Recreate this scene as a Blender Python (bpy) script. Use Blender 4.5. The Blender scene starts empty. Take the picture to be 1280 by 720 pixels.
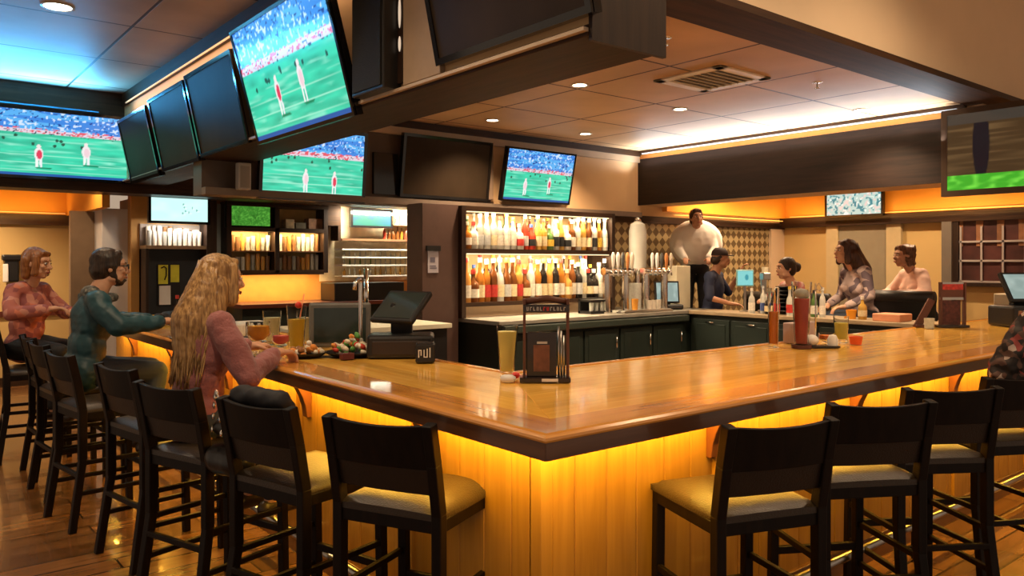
import bpy, bmesh, math, random
from mathutils import Vector, Matrix, Euler
import numpy as np
PI = math.pi
R = math.radians
col = bpy.context.scene.collection
random.seed(7)
def V(*a): return Vector(a)

# ---------------------------------------------------------------- materials
MATS = {}
def mat(name, c, rough=.5, metal=0, emit=None, es=0, trans=0, ior=1.45, coat=0, var=0, vscale=8, bump=0, bscale=60, spec=.5, stretch=None, sheen=0, alpha=1):
    if name in MATS: return MATS[name]
    m = bpy.data.materials.new(name); m.use_nodes = True
    nt = m.node_tree; b = nt.nodes['Principled BSDF']
    b.inputs['Base Color'].default_value = (*c, 1)
    b.inputs['Roughness'].default_value = rough
    b.inputs['Metallic'].default_value = metal
    b.inputs['IOR'].default_value = ior
    b.inputs['Specular IOR Level'].default_value = spec
    b.inputs['Transmission Weight'].default_value = trans
    b.inputs['Coat Weight'].default_value = coat
    b.inputs['Coat Roughness'].default_value = .08
    b.inputs['Sheen Weight'].default_value = sheen
    b.inputs['Alpha'].default_value = alpha
    if emit:
        b.inputs['Emission Color'].default_value = (*emit, 1)
        b.inputs['Emission Strength'].default_value = es
    tc = nt.nodes.new('ShaderNodeTexCoord')
    src = tc.outputs['Object']
    if stretch:
        mp = nt.nodes.new('ShaderNodeMapping'); mp.inputs['Scale'].default_value = stretch
        nt.links.new(src, mp.inputs[0]); src = mp.outputs[0]
    if var:
        n = nt.nodes.new('ShaderNodeTexNoise'); n.inputs['Scale'].default_value = vscale; n.inputs['Detail'].default_value = 5
        nt.links.new(src, n.inputs['Vector'])
        r = nt.nodes.new('ShaderNodeValToRGB')
        r.color_ramp.elements[0].position = .3; r.color_ramp.elements[1].position = .7
        r.color_ramp.elements[0].color = (*[x*(1-var) for x in c], 1)
        r.color_ramp.elements[1].color = (*[min(1, x*(1+var)) for x in c], 1)
        nt.links.new(n.outputs['Fac'], r.inputs[0]); nt.links.new(r.outputs[0], b.inputs['Base Color'])
    if bump:
        n2 = nt.nodes.new('ShaderNodeTexNoise'); n2.inputs['Scale'].default_value = bscale; n2.inputs['Detail'].default_value = 3
        nt.links.new(src, n2.inputs['Vector'])
        bp = nt.nodes.new('ShaderNodeBump'); bp.inputs['Strength'].default_value = bump; bp.inputs['Distance'].default_value = .01
        nt.links.new(n2.outputs['Fac'], bp.inputs['Height']); nt.links.new(bp.outputs[0], b.inputs['Normal'])
    MATS[name] = m
    return m

def wood(name, c1, c2, axis='X', rough=.25, coat=.6, spec=.5, grain=1.0, plank=None, ppos=None, jitter=.25):
    """wood with grain along axis; plank = (width) boards across the other axis"""
    m = bpy.data.materials.new(name); m.use_nodes = True
    nt = m.node_tree; L = nt.links; b = nt.nodes['Principled BSDF']
    b.inputs['Roughness'].default_value = rough; b.inputs['Coat Weight'].default_value = coat; b.inputs['Coat Roughness'].default_value = .07; b.inputs['Specular IOR Level'].default_value = spec
    tc = nt.nodes.new('ShaderNodeTexCoord'); mp = nt.nodes.new('ShaderNodeMapping')
    s = {'X': (1.2, 16, 16), 'Y': (16, 1.2, 16), 'Z': (16, 16, 1.2)}[axis]
    mp.inputs['Scale'].default_value = [q*grain for q in s]
    L.new(tc.outputs['Object'], mp.inputs[0])
    vec = mp.outputs[0]
    n = nt.nodes.new('ShaderNodeTexNoise'); n.inputs['Scale'].default_value = 1.6; n.inputs['Detail'].default_value = 7; n.inputs['Distortion'].default_value = .6
    L.new(vec, n.inputs['Vector'])
    r = nt.nodes.new('ShaderNodeValToRGB'); r.color_ramp.elements[0].position = .32; r.color_ramp.elements[1].position = .68
    r.color_ramp.elements[0].color = (*c1, 1); r.color_ramp.elements[1].color = (*c2, 1)
    L.new(n.outputs['Fac'], r.inputs[0])
    out = r.outputs[0]
    if plank:
        sep = nt.nodes.new('ShaderNodeSeparateXYZ'); L.new(tc.outputs['Object'], sep.inputs[0])
        ax = {'X': 1, 'Y': 0, 'Z': 0}[axis]
        d = nt.nodes.new('ShaderNodeMath'); d.operation = 'DIVIDE'; d.inputs[1].default_value = plank; L.new(sep.outputs[ax], d.inputs[0])
        f = nt.nodes.new('ShaderNodeMath'); f.operation = 'FLOOR'; L.new(d.outputs[0], f.inputs[0])
        w = nt.nodes.new('ShaderNodeTexWhiteNoise'); w.noise_dimensions = '1D'; L.new(f.outputs[0], w.inputs['W'])
        hs = nt.nodes.new('ShaderNodeHueSaturation')
        mr = nt.nodes.new('ShaderNodeMapRange'); mr.inputs[3].default_value = 1-jitter; mr.inputs[4].default_value = 1+jitter
        L.new(w.outputs['Value'], mr.inputs[0]); L.new(mr.outputs[0], hs.inputs['Value']); L.new(out, hs.inputs['Color'])
        out = hs.outputs[0]
    L.new(out, b.inputs['Base Color'])
    bp = nt.nodes.new('ShaderNodeBump'); bp.inputs['Strength'].default_value = .06; bp.inputs['Distance'].default_value = .01
    L.new(n.outputs['Fac'], bp.inputs['Height']); L.new(bp.outputs[0], b.inputs['Normal'])
    MATS[name] = m
    return m

def brickmat(name, c1, c2, cm, scale, bw, rh, mortar, rough=.4, coat=0, offset=.5, rot=0, bumps=.3, grain=None, plane='XY', spec=.5):
    m = bpy.data.materials.new(name); m.use_nodes = True
    nt = m.node_tree; L = nt.links; b = nt.nodes['Principled BSDF']
    b.inputs['Roughness'].default_value = rough; b.inputs['Coat Weight'].default_value = coat
    tc = nt.nodes.new('ShaderNodeTexCoord')
    src = tc.outputs['Object']
    if plane != 'XY':
        sp = nt.nodes.new('ShaderNodeSeparateXYZ'); cb = nt.nodes.new('ShaderNodeCombineXYZ'); L.new(src, sp.inputs[0])
        L.new(sp.outputs[0 if plane == 'XZ' else 1], cb.inputs[0]); L.new(sp.outputs[2], cb.inputs[1]); src = cb.outputs[0]
    mp = nt.nodes.new('ShaderNodeMapping'); mp.inputs['Rotation'].default_value = (0, 0, rot)
    L.new(src, mp.inputs[0])
    br = nt.nodes.new('ShaderNodeTexBrick'); br.offset = offset
    br.inputs['Scale'].default_value = scale; br.inputs['Brick Width'].default_value = bw; br.inputs['Row Height'].default_value = rh
    br.inputs['Mortar Size'].default_value = mortar; br.inputs['Color1'].default_value = (*c1, 1); br.inputs['Color2'].default_value = (*c2, 1); br.inputs['Mortar'].default_value = (*cm, 1)
    br.inputs['Mortar Smooth'].default_value = .2
    L.new(mp.outputs[0], br.inputs['Vector'])
    out = br.outputs['Color']
    n = nt.nodes.new('ShaderNodeTexNoise'); n.inputs['Detail'].default_value = 6
    mg = nt.nodes.new('ShaderNodeMapping'); mg.inputs['Scale'].default_value = grain or (3, 3, 3); L.new(mp.outputs[0], mg.inputs[0]); L.new(mg.outputs[0], n.inputs['Vector'])
    n.inputs['Scale'].default_value = 1.5
    mx = nt.nodes.new('ShaderNodeMix'); mx.data_type = 'RGBA'; mx.blend_type = 'MULTIPLY'; mx.inputs[0].default_value = .7
    rr = nt.nodes.new('ShaderNodeValToRGB'); rr.color_ramp.elements[0].position = .3; rr.color_ramp.elements[0].color = (.45, .45, .45, 1); rr.color_ramp.elements[1].position = .7
    L.new(n.outputs['Fac'], rr.inputs[0]); L.new(out, mx.inputs[6]); L.new(rr.outputs[0], mx.inputs[7])
    L.new(mx.outputs[2], b.inputs['Base Color'])
    bp = nt.nodes.new('ShaderNodeBump'); bp.inputs['Strength'].default_value = bumps; bp.inputs['Distance'].default_value = .004; bp.invert = True
    L.new(br.outputs['Fac'], bp.inputs['Height']); L.new(bp.outputs[0], b.inputs['Normal'])
    b.inputs['Specular IOR Level'].default_value = spec
    MATS[name] = m
    return m

# ---------------------------------------------------------------- mesh builder
class MB:
    def __init__(s): s.v = []; s.f = []
    def add(s, vs, fs):
        k = len(s.v); s.v += [tuple(p) for p in vs]; s.f += [tuple(i+k for i in f) for f in fs]; return s
    def box(s, c, d, rot=None):
        vs = [Vector((x*d[0]/2, y*d[1]/2, z*d[2]/2)) for x in (-1, 1) for y in (-1, 1) for z in (-1, 1)]
        if rot is not None:
            M = rot if isinstance(rot, Matrix) else Euler(rot).to_matrix()
            vs = [M @ v for v in vs]
        vs = [v+Vector(c) for v in vs]
        return s.add(vs, [(0, 1, 3, 2), (4, 6, 7, 5), (0, 4, 5, 1), (2, 3, 7, 6), (0, 2, 6, 4), (1, 5, 7, 3)])
    def bx(s, x0, x1, y0, y1, z0, z1): return s.box(((x0+x1)/2, (y0+y1)/2, (z0+z1)/2), (abs(x1-x0), abs(y1-y0), abs(z1-z0)))
    def beam(s, p, q, w, h, up=(0, 0, 1)):
        p = Vector(p); q = Vector(q); d = (q-p); L = d.length; d.normalize()
        u = Vector(up)
        if abs(d.dot(u)) > .98: u = Vector((0, 1, 0))
        x = d.cross(u).normalized(); z = x.cross(d)
        M = Matrix((x, d, z)).transposed()
        return s.box((p+q)/2, (w, L, h), M)
    def tube(s, pts, rs, seg=10, caps=True, flat=1.0):
        pts = [Vector(p) for p in pts]
        if not hasattr(rs, '__len__'): rs = [rs]*len(pts)
        vs = []; n = len(pts); x = None
        for i, p in enumerate(pts):
            d = (pts[min(i+1, n-1)]-pts[max(i-1, 0)])
            if d.length < 1e-9: d = Vector((0, 0, 1))
            d.normalize()
            if x is None: x = d.orthogonal().normalized()
            else:
                x = (x-d*x.dot(d))
                x = d.orthogonal().normalized() if x.length < 1e-6 else x.normalized()
            y = d.cross(x)
            for k in range(seg):
                a = 2*PI*k/seg
                vs.append(p+(x*math.cos(a)+y*math.sin(a)*flat)*rs[i])
        fs = [(i*seg+k, i*seg+(k+1) % seg, (i+1)*seg+(k+1) % seg, (i+1)*seg+k) for i in range(n-1) for k in range(seg)]
        if caps: fs += [tuple(range(seg))[::-1], tuple((n-1)*seg+k for k in range(seg))]
        return s.add(vs, fs)
    def cap(s, p, q, r0, r1, seg=14):
        """tapered capsule"""
        p = Vector(p); q = Vector(q); d = q-p
        if d.length < 1e-6: return s.ell(p, (r0, r0, r0))
        d.normalize(); pts = []; rs = []
        for k in range(5):
            a = PI/2*(k/4); a = PI/2-a
            pts.append(p-d*r0*math.sin(a)); rs.append(max(r0*math.cos(a), 1e-4))
        for k in range(5):
            a = PI/2*(k/4)
            pts.append(q+d*r1*math.sin(a)); rs.append(max(r1*math.cos(a), 1e-4))
        return s.tube(pts, rs, seg)
    def ell(s, c, r, rot=None, seg=18, rings=12):
        vs = []; c = Vector(c)
        M = None
        if rot is not None: M = rot if isinstance(rot, Matrix) else Euler(rot).to_matrix()
        for i in range(rings+1):
            t = PI*i/rings
            for k in range(seg):
                a = 2*PI*k/seg; st = max(math.sin(t), 1e-3)
                v = Vector((r[0]*st*math.cos(a), r[1]*st*math.sin(a), r[2]*math.cos(t)))
                if M is not None: v = M @ v
                vs.append(c+v)
        fs = [(i*seg+k, (i+1)*seg+k, (i+1)*seg+(k+1) % seg, i*seg+(k+1) % seg) for i in range(rings) for k in range(seg)]
        fs += [tuple(range(seg)), tuple(rings*seg+k for k in range(seg))[::-1]]
        return s.add(vs, fs)
    def lathe(s, prof, c=(0, 0, 0), seg=20, sx=1, sy=1, caps=True):
        vs = []; n = len(prof)
        for r, z in prof:
            for k in range(seg):
                a = 2*PI*k/seg; vs.append((c[0]+sx*r*math.cos(a), c[1]+sy*r*math.sin(a), c[2]+z))
        fs = [(i*seg+k, i*seg+(k+1) % seg, (i+1)*seg+(k+1) % seg, (i+1)*seg+k) for i in range(n-1) for k in range(seg)]
        if caps: fs += [tuple(range(seg))[::-1], tuple((n-1)*seg+k for k in range(seg))]
        return s.add(vs, fs)
    def prism(s, poly, axis, a, b):
        """poly of 2D points extruded along axis ('X': pts are (y,z); 'Y': (x,z); 'Z': (x,y))"""
        def P(p, t): return {'X': (t, p[0], p[1]), 'Y': (p[0], t, p[1]), 'Z': (p[0], p[1], t)}[axis]
        n = len(poly)
        vs = [P(p, a) for p in poly]+[P(p, b) for p in poly]
        fs = [tuple(range(n)), tuple(range(2*n-1, n-1, -1))]+[(i, (i+1) % n, n+(i+1) % n, n+i) for i in range(n)]
        return s.add(vs, fs)
    def mesh(s, name):
        me = bpy.data.meshes.new(name); me.from_pydata(s.v, [], s.f)
        bm = bmesh.new(); bm.from_mesh(me); bmesh.ops.recalc_face_normals(bm, faces=bm.faces); bm.to_mesh(me); bm.free()
        return me
    def build(s, name, m, parent=None, smooth=False, bevel=0, seg=2, loc=None, auto=None):
        me = s.mesh(name); o = bpy.data.objects.new(name, me); col.objects.link(o)
        for mm in (m if isinstance(m, (list, tuple)) else [m]): me.materials.append(mm)
        if parent: o.parent = parent
        if loc: o.location = loc
        if smooth:
            for p in me.polygons: p.use_smooth = True
        if auto:
            me.set_sharp_from_angle(angle=R(auto))
        if bevel:
            b = o.modifiers.new('bevel', 'BEVEL'); b.width = bevel; b.segments = seg; b.limit_method = 'ANGLE'; b.angle_limit = R(50)
        return o

def thing(name, label, cat, loc=(0, 0, 0), rz=0, group=None):
    o = bpy.data.objects.new(name, None); col.objects.link(o); o.empty_display_size = .1
    o.location = loc; o.rotation_euler = (0, 0, rz); o['label'] = label; o['category'] = cat
    if group: o['group'] = group
    return o
def tag(o, label, cat, group=None, kind=None):
    o['label'] = label; o['category'] = cat
    if group: o['group'] = group
    if kind: o['kind'] = kind
    return o
def struct(o): o['kind'] = 'structure'; return o
def copy_tree(o, parent=None):
    c = o.copy(); col.objects.link(c)
    if parent: c.parent = parent
    for ch in list(o.children): copy_tree(ch, c)
    return c
def light(kind, name, loc, energy, color, parent=None, size=.1, spot=60, blend=.6, rot=(0, 0, 0), sizey=None, spread=None):
    l = bpy.data.lights.new(name, kind); l.energy = energy; l.color = color
    if kind == 'SPOT': l.spot_size = R(spot); l.spot_blend = blend; l.shadow_soft_size = size
    elif kind == 'AREA':
        l.size = size
        if sizey: l.shape = 'RECTANGLE'; l.size_y = sizey
        if spread: l.spread = R(spread)
    else: l.shadow_soft_size = size
    o = bpy.data.objects.new(name, l); col.objects.link(o); o.location = loc; o.rotation_euler = rot
    if parent: o.parent = parent
    return o

WARM = (1, .72, .45); AMBER = (1, .54, .06)
# palette
tan = mat('tan_wall', (.58, .37, .19), .7, var=.06, vscale=2, bump=.1, bscale=120)
beige = mat('beige_wall', (.72, .54, .35), .75, var=.05, vscale=1.5, bump=.1, bscale=120)
yellow_wall = mat('yellow_wall', (.62, .42, .16), .75, var=.05, vscale=1.5, bump=.1, bscale=120)
orange_wall = mat('orange_band', (.70, .30, .035), .6, var=.08, vscale=2)
dark_wood = wood('dark_wood', (.016, .007, .004), (.038, .018, .009), 'Z', .5, .05, spec=.3)
dark_woodX = wood('dark_wood_x', (.022, .010, .005), (.055, .026, .012), 'X', .5, .05, spec=.25)
dark_woodY = wood('dark_wood_y', (.025, .011, .005), (.06, .028, .012), 'Y', .5, .05, spec=.25)
walnutX = wood('walnut_x', (.03, .013, .006), (.065, .028, .011), 'X', .6, 0, spec=.2)
walnutY = wood('walnut_y', (.022, .010, .005), (.045, .020, .009), 'Y', .6, 0, spec=.2)
grey_ledge = mat('grey_ledge', (.16, .115, .085), .5, var=.1)
black = mat('black_plastic', (.012, .011, .011), .35, var=.1)
blackg = mat('black_gloss', (.008, .007, .007), .12, coat=.3, var=.1)
stoolm = wood('stool_wood', (.004, .002, .0015), (.010, .005, .003), 'Z', .5, .0, spec=.18)
leather = mat('seat_leather', (.036, .025, .017), .33, bump=.25, bscale=160, var=.12, vscale=20)
leather_dk = mat('back_leather', (.016, .010, .007), .38, bump=.2, bscale=160, var=.1)
chrome = mat('chrome', (.75, .72, .68), .14, 1, var=.05)
steel = mat('steel', (.50, .47, .43), .28, 1, var=.08, bump=.05)
white = mat('white_plastic', (.75, .72, .66), .4, var=.04)
cream = mat('cream', (.78, .70, .50), .5, var=.05)
green_cab = mat('dark_green_cabinet', (.016, .024, .019), .42, var=.2, vscale=3)
counter_top = mat('grey_green_counter', (.25, .23, .19), .3, var=.12, vscale=6)
glass = mat('clear_glass', (.97, .98, .96), .03, trans=1.0, ior=1.15, var=.02)
lampm = mat('lamp_lens', (1, .9, .7), .4, emit=(1, .80, .52), es=14)
paper = mat('paper', (.8, .76, .72), .7, var=.04)
red = mat('red_gloss', (.6, .03, .02), .35, var=.1)

# ---------------------------------------------------------------- structure
def sbox(name, m, x0, x1, y0, y1, z0, z1, bevel=0):
    return struct(MB().bx(x0, x1, y0, y1, z0, z1).build(name, m, bevel=bevel))
floorm = brickmat('floor_boards', (.30, .135, .045), (.15, .065, .022), (.02, .009, .004), 1, 1.1, .17, .006, .22, .35, rot=0, bumps=.5, grain=(1.5, 14, 1))
sbox('floor', floorm, -4.5, 10.5, -3.2, 10.6, -.1, 0)
# ceilings: tiles
def ceilmat(name, c, seam, s):
    return brickmat(name, c, [q*.93 for q in c], seam, 1, s, s, .012, .5, 0, offset=0, bumps=.6, grain=(.6, .6, .6), spec=.12)
ceilm = ceilmat('ceiling_tiles', (.74, .47, .25), (.10, .05, .025), .95)
ceilm2 = ceilmat('ceiling_tiles_outer', (.55, .40, .28), (.06, .035, .02), 1.22)
sbox('ceiling', ceilm, .95, 5.96, 1.13, 4.98, 3.0, 3.08)
sbox('ceiling_left', ceilm2, -4.5, .56, -3.2, 7.6, 3.44, 3.52)
sbox('ceiling_front', beige, .56, 10.5, -3.2, .82, 4.05, 4.13)
sbox('ceiling_right', ceilm, 6.4, 10.5, .95, 5.1, 3.0, 3.08)
sbox('ceiling_back', tan, -4.5, 5.1, 8.0, 10.6, 2.75, 2.83)
sbox('ceiling_middle', tan, .56, 5.1, 5.2, 8.0, 2.75, 2.83)
# beige bulkhead above the right bar with dark underside trim
sbox('wall_bulkhead_front', beige, .56, 10.5, .82, .95, 3.03, 4.05)
o = MB().bx(.80, 10.5, .80, 1.13, 2.985, 3.03).bx(.95, 10.5, .95, 1.13, 3.03, 3.1).build('trim_1', walnutX); struct(o)
# left soffit over left bar
sbox('wall_soffit_left', tan, .56, .95, .37, 7.6, 2.50, 3.6)
sbox('wall_soffit_left_end', dark_wood, .545, .97, .352, .372, 2.44, 4.05)
struct(MB().bx(.54, .97, .37, 7.6, 2.46, 2.505).build('trim_2', walnutY, bevel=.006))
struct(MB().bx(.535, .56, .37, 7.6, 3.30, 3.44).build('trim_3', dark_woodY))
sbox('trim_4', mat('ledge_highlight', (.5, .38, .27), .4, var=.05), .515, .542, .37, 7.6, 2.475, 2.49)  # pale strip put in as the highlight along the soffit's lower edge
sbox('wall_soffit_left_inner', tan, .95, .96, .37, 4.98, 2.50, 3.0)
# far-left header (carries a television)
sbox('wall_header_far', dark_woodX, -4.5, 5.1, 7.6, 8.0, 2.36, 3.6)
# back header on the bar's back line
hdr = sbox('wall_header_back', mat('header_brown', (.085, .055, .038), .45, var=.15, vscale=3), .56, 3.6, 4.98, 5.2, 2.17, 3.1)
sbox('trim_5', dark_woodX, .95, 5.96, 4.93, 4.98, 2.93, 3.0)
sbox('trim_6', mat('cream_trim', (.42, .30, .19), .5, var=.05), .95, 5.96, 4.945, 4.98, 2.855, 2.93)
sbox('trim_7', grey_ledge, .56, 5.90, 4.88, 4.985, 2.165, 2.225)
sbox('wall_back_upper', tan, 3.6, 9.2, 4.98, 5.2, 2.17, 3.1)
# backsplash with lattice tile
tile = bpy.data.materials.new('lattice_tile'); tile.use_nodes = True
nt = tile.node_tree; b = nt.nodes['Principled BSDF']; b.inputs['Roughness'].default_value = .3
tc = nt.nodes.new('ShaderNodeTexCoord'); mp = nt.nodes.new('ShaderNodeMapping'); mp.inputs['Rotation'].default_value = (0, R(45), 0); mp.inputs['Scale'].default_value = (11, 11, 11)
nt.links.new(tc.outputs['Object'], mp.inputs[0])
sp = nt.nodes.new('ShaderNodeSeparateXYZ'); cb = nt.nodes.new('ShaderNodeCombineXYZ'); nt.links.new(mp.outputs[0], sp.inputs[0]); nt.links.new(sp.outputs[0], cb.inputs[0]); nt.links.new(sp.outputs[2], cb.inputs[1])
ck = nt.nodes.new('ShaderNodeTexChecker'); ck.inputs['Scale'].default_value = 1; ck.inputs['Color1'].default_value = (.40, .30, .15, 1); ck.inputs['Color2'].default_value = (.13, .08, .035, 1)
nt.links.new(cb.outputs[0], ck.inputs['Vector']); nt.links.new(ck.outputs[0], b.inputs['Base Color'])
MATS['tile'] = tile
sbox('wall_back_lower', tile, 2.95, 9.2, 5.0, 5.2, 0, 2.17)
sbox('trim_8', dark_woodX, 5.1, 9.2, 4.955, 5.0, 2.10, 2.19)
sbox('wall_back_return', beige, 8.85, 9.2, 4.96, 5.0, 0, 2.10)
# right soffit (dark panel) over the end of the bar
struct(MB().bx(5.96, 6.4, 1.0, 4.98, 2.32, 3.1).build('wall_soffit_right', tan))
struct(MB().bx(5.935, 5.96, 1.13, 4.98, 2.32, 2.90).build('trim_9', wood('soffit_panel_wood', (.010, .005, .004), (.024, .012, .008), 'Y', .5, .0, spec=.3)))
struct(MB().bx(5.93, 5.96, 1.13, 4.98, 2.90, 2.95).build('trim_10', mat('orange_trim', (.42, .16, .035), .4, var=.1)))
struct(MB().bx(5.90, 5.96, 1.13, 4.98, 2.97, 3.0).build('trim_11', dark_woodY))
# right wall
sbox('wall_right', yellow_wall, 9.2, 9.35, -3.2, 5.2, 0, 3.1)
sbox('trim_12', orange_wall, 9.12, 9.2, -3.2, 4.98, 2.26, 2.75)
sbox('trim_13', dark_woodY, 9.10, 9.2, -3.2, 4.98, 2.12, 2.26)
sbox('trim_14', orange_wall, 6.4, 9.12, 4.90, 4.98, 2.26, 2.75)
sbox('trim_15', mat('grey_recess', (.27, .22, .14), .7, var=.05), 9.17, 9.2, 3.38, 4.07, 0, 2.12)
sbox('trim_16', mat('cream_pilaster', (.55, .42, .22), .6, var=.05), 9.14, 9.2, 4.07, 4.25, 0, 2.12)
sbox('trim_17', mat('cream_pilaster', (.6, .5, .3)), 9.14, 9.2, 3.18, 3.38, 0, 2.12)
sbox('trim_18', mat('grey_post', (.16, .13, .10), .6, var=.05), 9.08, 9.2, 2.52, 2.64, 0, 2.12)
# window on right wall
win = struct(thing('window_1', '', '', (9.16, 1.55, 0))); del win['label']; del win['category']
g = MB(); g.bx(0, .03, -1.05, .93, 1.36, 2.12)
curt = mat('plum_blind', (.075, .022, .018), .5, var=.5, vscale=3)
g.build('window_pane', curt, win)
g = MB()
for k in range(9): g.bx(-.012, 0, -.98+k*.235-.04, -.98+k*.235+.04, 1.80, 2.12)
g.build('curtain', mat('amber_curtain', (.28, .12, .05), .6, var=.3), win)
g = MB()
for k in range(9): y = .88-k*.24; g.bx(-.03, -.012, y-.011, y+.011, 1.36, 2.05)
for z in (1.36, 1.62, 1.86): g.bx(-.03, -.012, -1.05, .93, z-.012, z+.012)
g.build('muntin', mat('pale_muntin', (.42, .36, .33), .5, var=.05), win)
g = MB().bx(-.05, .03, .90, .97, 1.33, 2.12).bx(-.05, .03, -1.1, -1.03, 1.33, 2.12).bx(-.06, .03, -1.1, .97, 1.30, 1.345)
g.build('window_frame', dark_wood, win)
# far left room
sbox('wall_left', yellow_wall, -4.5, .5, 10.2, 10.35, 0, 2.8)
sbox('trim_19', orange_wall, -4.5, .5, 10.12, 10.2, 2.23, 2.8)
sbox('trim_20', mat('brown_trim', (.12, .07, .035), .5, var=.1), -4.5, .5, 10.15, 10.2, 2.09, 2.23)
sbox('trim_21', orange_wall, .42, .5, 8.0, 10.12, 2.22, 2.8)
sbox('baseboard_left', dark_woodX, -4.5, .5, 10.17, 10.2, 0, .12)
sbox('trim_22', mat('red_brown_rail', (.10, .022, .012), .4, var=.1), -4.5, .5, 10.17, 10.2, .90, .97)
sbox('wall_passage', mat('shade_brown', (.20, .13, .075), .7, var=.08), .26, .55, 8.9, 9.0, 0, 2.22)
sbox('wall_white_pier', mat('white_pier', (.56, .52, .48), .6, var=.03), .52, .80, 8.5, 8.9, 0, 2.24)
sbox('wall_tan_pier', mat('tan_pier', (.40, .30, .19), .6, var=.05), .80, .93, 8.4, 8.9, 0, 2.36)
sbox('wall_far', mat('far_wall', (.60, .31, .08), .6, var=.06), .80, 5.3, 8.35, 8.5, 0, 2.8)
sbox('wall_far_side', tan, 5.1, 5.2, 5.2, 8.35, 0, 2.8)

# ---------------------------------------------------------------- bar counter
barY = wood('bar_oak_y', (.74, .37, .05), (.92, .53, .10), 'Y', .16, .22, plank=.085, jitter=.10)
barX = wood('bar_oak_x', (.74, .37, .05), (.92, .53, .10), 'X', .16, .22, plank=.085, jitter=.10)
edgeY = wood('bar_edge_y', (.60, .24, .035), (.80, .36, .065), 'Y', .2, .6)
edgeX = wood('bar_edge_x', (.60, .24, .035), (.80, .36, .065), 'X', .2, .6)
fasY = wood('bar_fascia_y', (.085, .030, .010), (.15, .055, .018), 'Y', .35, .4)
fasX = wood('bar_fascia_x', (.085, .030, .010), (.15, .055, .018), 'X', .35, .4)
bar = thing('bar_counter', 'long L-shaped bar counter with polished honey oak top and glowing panelled front', 'bar')
LX, LY, WI, WR = 8.3, 6.6, .78, 1.14     # right arm length, left arm length, widths
B = .18
def slab(name, poly, z0, z1, m, bevel=.002):
    return MB().prism(poly, 'Z', z0, z1).build(name, m, bar, bevel=bevel)
slab('countertop', [(B, B*1.0), (B, LY), (WI-.04, LY), (WI-.04, WR-.04)], 1.045, 1.079, barY)
slab('countertop', [(B, B), (WI-.04, WR-.04), (LX, WR-.04), (LX, B)], 1.045, 1.079, barX)
def border(name, axis):
    # rounded outer moulding, mitred at the corner
    prof = [(0.0, 1.058), (-.002, 1.064), (.001, 1.072), (.010, 1.079), (.022, 1.082), (B, 1.082), (B, 1.058)]
    g = MB(); n = len(prof)
    if axis == 'Y': vs = [(d, d, z) for d, z in prof]+[(d, LY, z) for d, z in prof]
    else: vs = [(d, d, z) for d, z in prof]+[(LX, d, z) for d, z in prof]
    g.add(vs, [tuple(range(n)), tuple(range(2*n-1, n-1, -1))]+[(i, (i+1) % n, n+(i+1) % n, n+i) for i in range(n)])
    return g.build(name, edgeY if axis == 'Y' else edgeX, bar)
border('edge_moulding', 'Y'); border('edge_moulding', 'X')
slab('inner_moulding', [(WI-.04, WR-.04), (WI-.04, LY), (WI, LY), (WI, WR)], 1.04, 1.084, edgeY, .004)
slab('inner_moulding', [(WI-.04, WR-.04), (WI, WR), (LX, WR), (LX, WR-.04)], 1.04, 1.084, edgeX, .004)
slab('fascia', [(.005, .005), (.005, LY), (.05, LY), (.05, .05)], 1.0, 1.0585, fasY, .003)
slab('fascia', [(.005, .005), (.05, .05), (LX, .05), (LX, .005)], 1.0, 1.0585, fasX, .003)
PX, PY = .26, .32
slab('substrate', [(.05, .05), (.05, LY), (WI-.06, LY), (WI-.06, WR-.06), (LX, WR-.06), (LX, .05)], 1.02, 1.045, fasX, 0)
oakV = wood('panel_oak', (.38, .18, .022), (.48, .245, .036), 'Z', .45, .2)
def groove_panel(axis, a, b, at, inner):
    pts = []; step = .165; x = a; g = []
    n = int((b-a)/step)
    for i in range(n+1):
        x0 = a+i*step; x1 = min(a+(i+1)*step, b)
        g += [(x0, at+.005), (x0+.005, at), (x1-.005, at), (x1, at+.005)]
    poly = [(p, q) for p, q in g]+[(b, inner), (a, inner)]
    if axis == 'Y': poly = [(q, p) for p, q in poly]
    return MB().prism(poly, 'Z', 0.0, 1.02).build('front_panel', oakV, bar)
groove_panel('X', PX, LX, PY, PY+.06)
MB().bx(PX-.006, PX+.05, PY-.006, PY+.05, 0, 1.02).build('corner_post', oakV, bar, bevel=.003)
groove_panel('Y', PY+.001, LY, PX, PX+.06)
MB().bx(PX-.016, PX+.01, PY-.016, LY, 0, .13).bx(PX-.016, LX, PY-.016, PY+.01, 0, .13).build('kick_board', fasX, bar, bevel=.003)
# wider pilaster boards
for x in (1.30, 2.5, 3.7, 4.9, 6.1): MB().bx(x-.07, x+.07, PY-.018, PY+.01, .13, 1.02).build('pilaster', oakV, bar, bevel=.003)
for y in (1.22, 2.42, 3.62, 4.82, 6.02): MB().bx(PX-.018, PX+.01, y-.07, y+.07, .13, 1.02).build('pilaster', oakV, bar, bevel=.003)
corm = mat('corbel_wood', (.17, .055, .018), .45, var=.15)
cp = [(0, 1.02), (-.17, 1.02), (-.17, .985), (-.14, .95), (-.09, .93), (-.06, .88), (-.04, .83), (-.03, .77), (0, .77)]
for x in (1.22, 2.42, 3.62, 4.82, 6.02):
    MB().prism([(PY-.0+q*.85, z) for q, z in cp], 'X', x-.03, x+.03).build('corbel', corm, bar, bevel=.004)
for y in (1.02, 2.22, 3.42, 4.62, 5.82):
    MB().prism([(PX+q*.85, z) for q, z in cp], 'Y', y-.03, y+.03).build('corbel', corm, bar, bevel=.004)
# bar interior side
MB().bx(WI-.1, WI-.06, WR-.1, LY, 0, 1.02).bx(WI-.1, LX, WR-.1, WR-.06, 0, 1.02).build('inner_panel', green_cab, bar)
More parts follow.
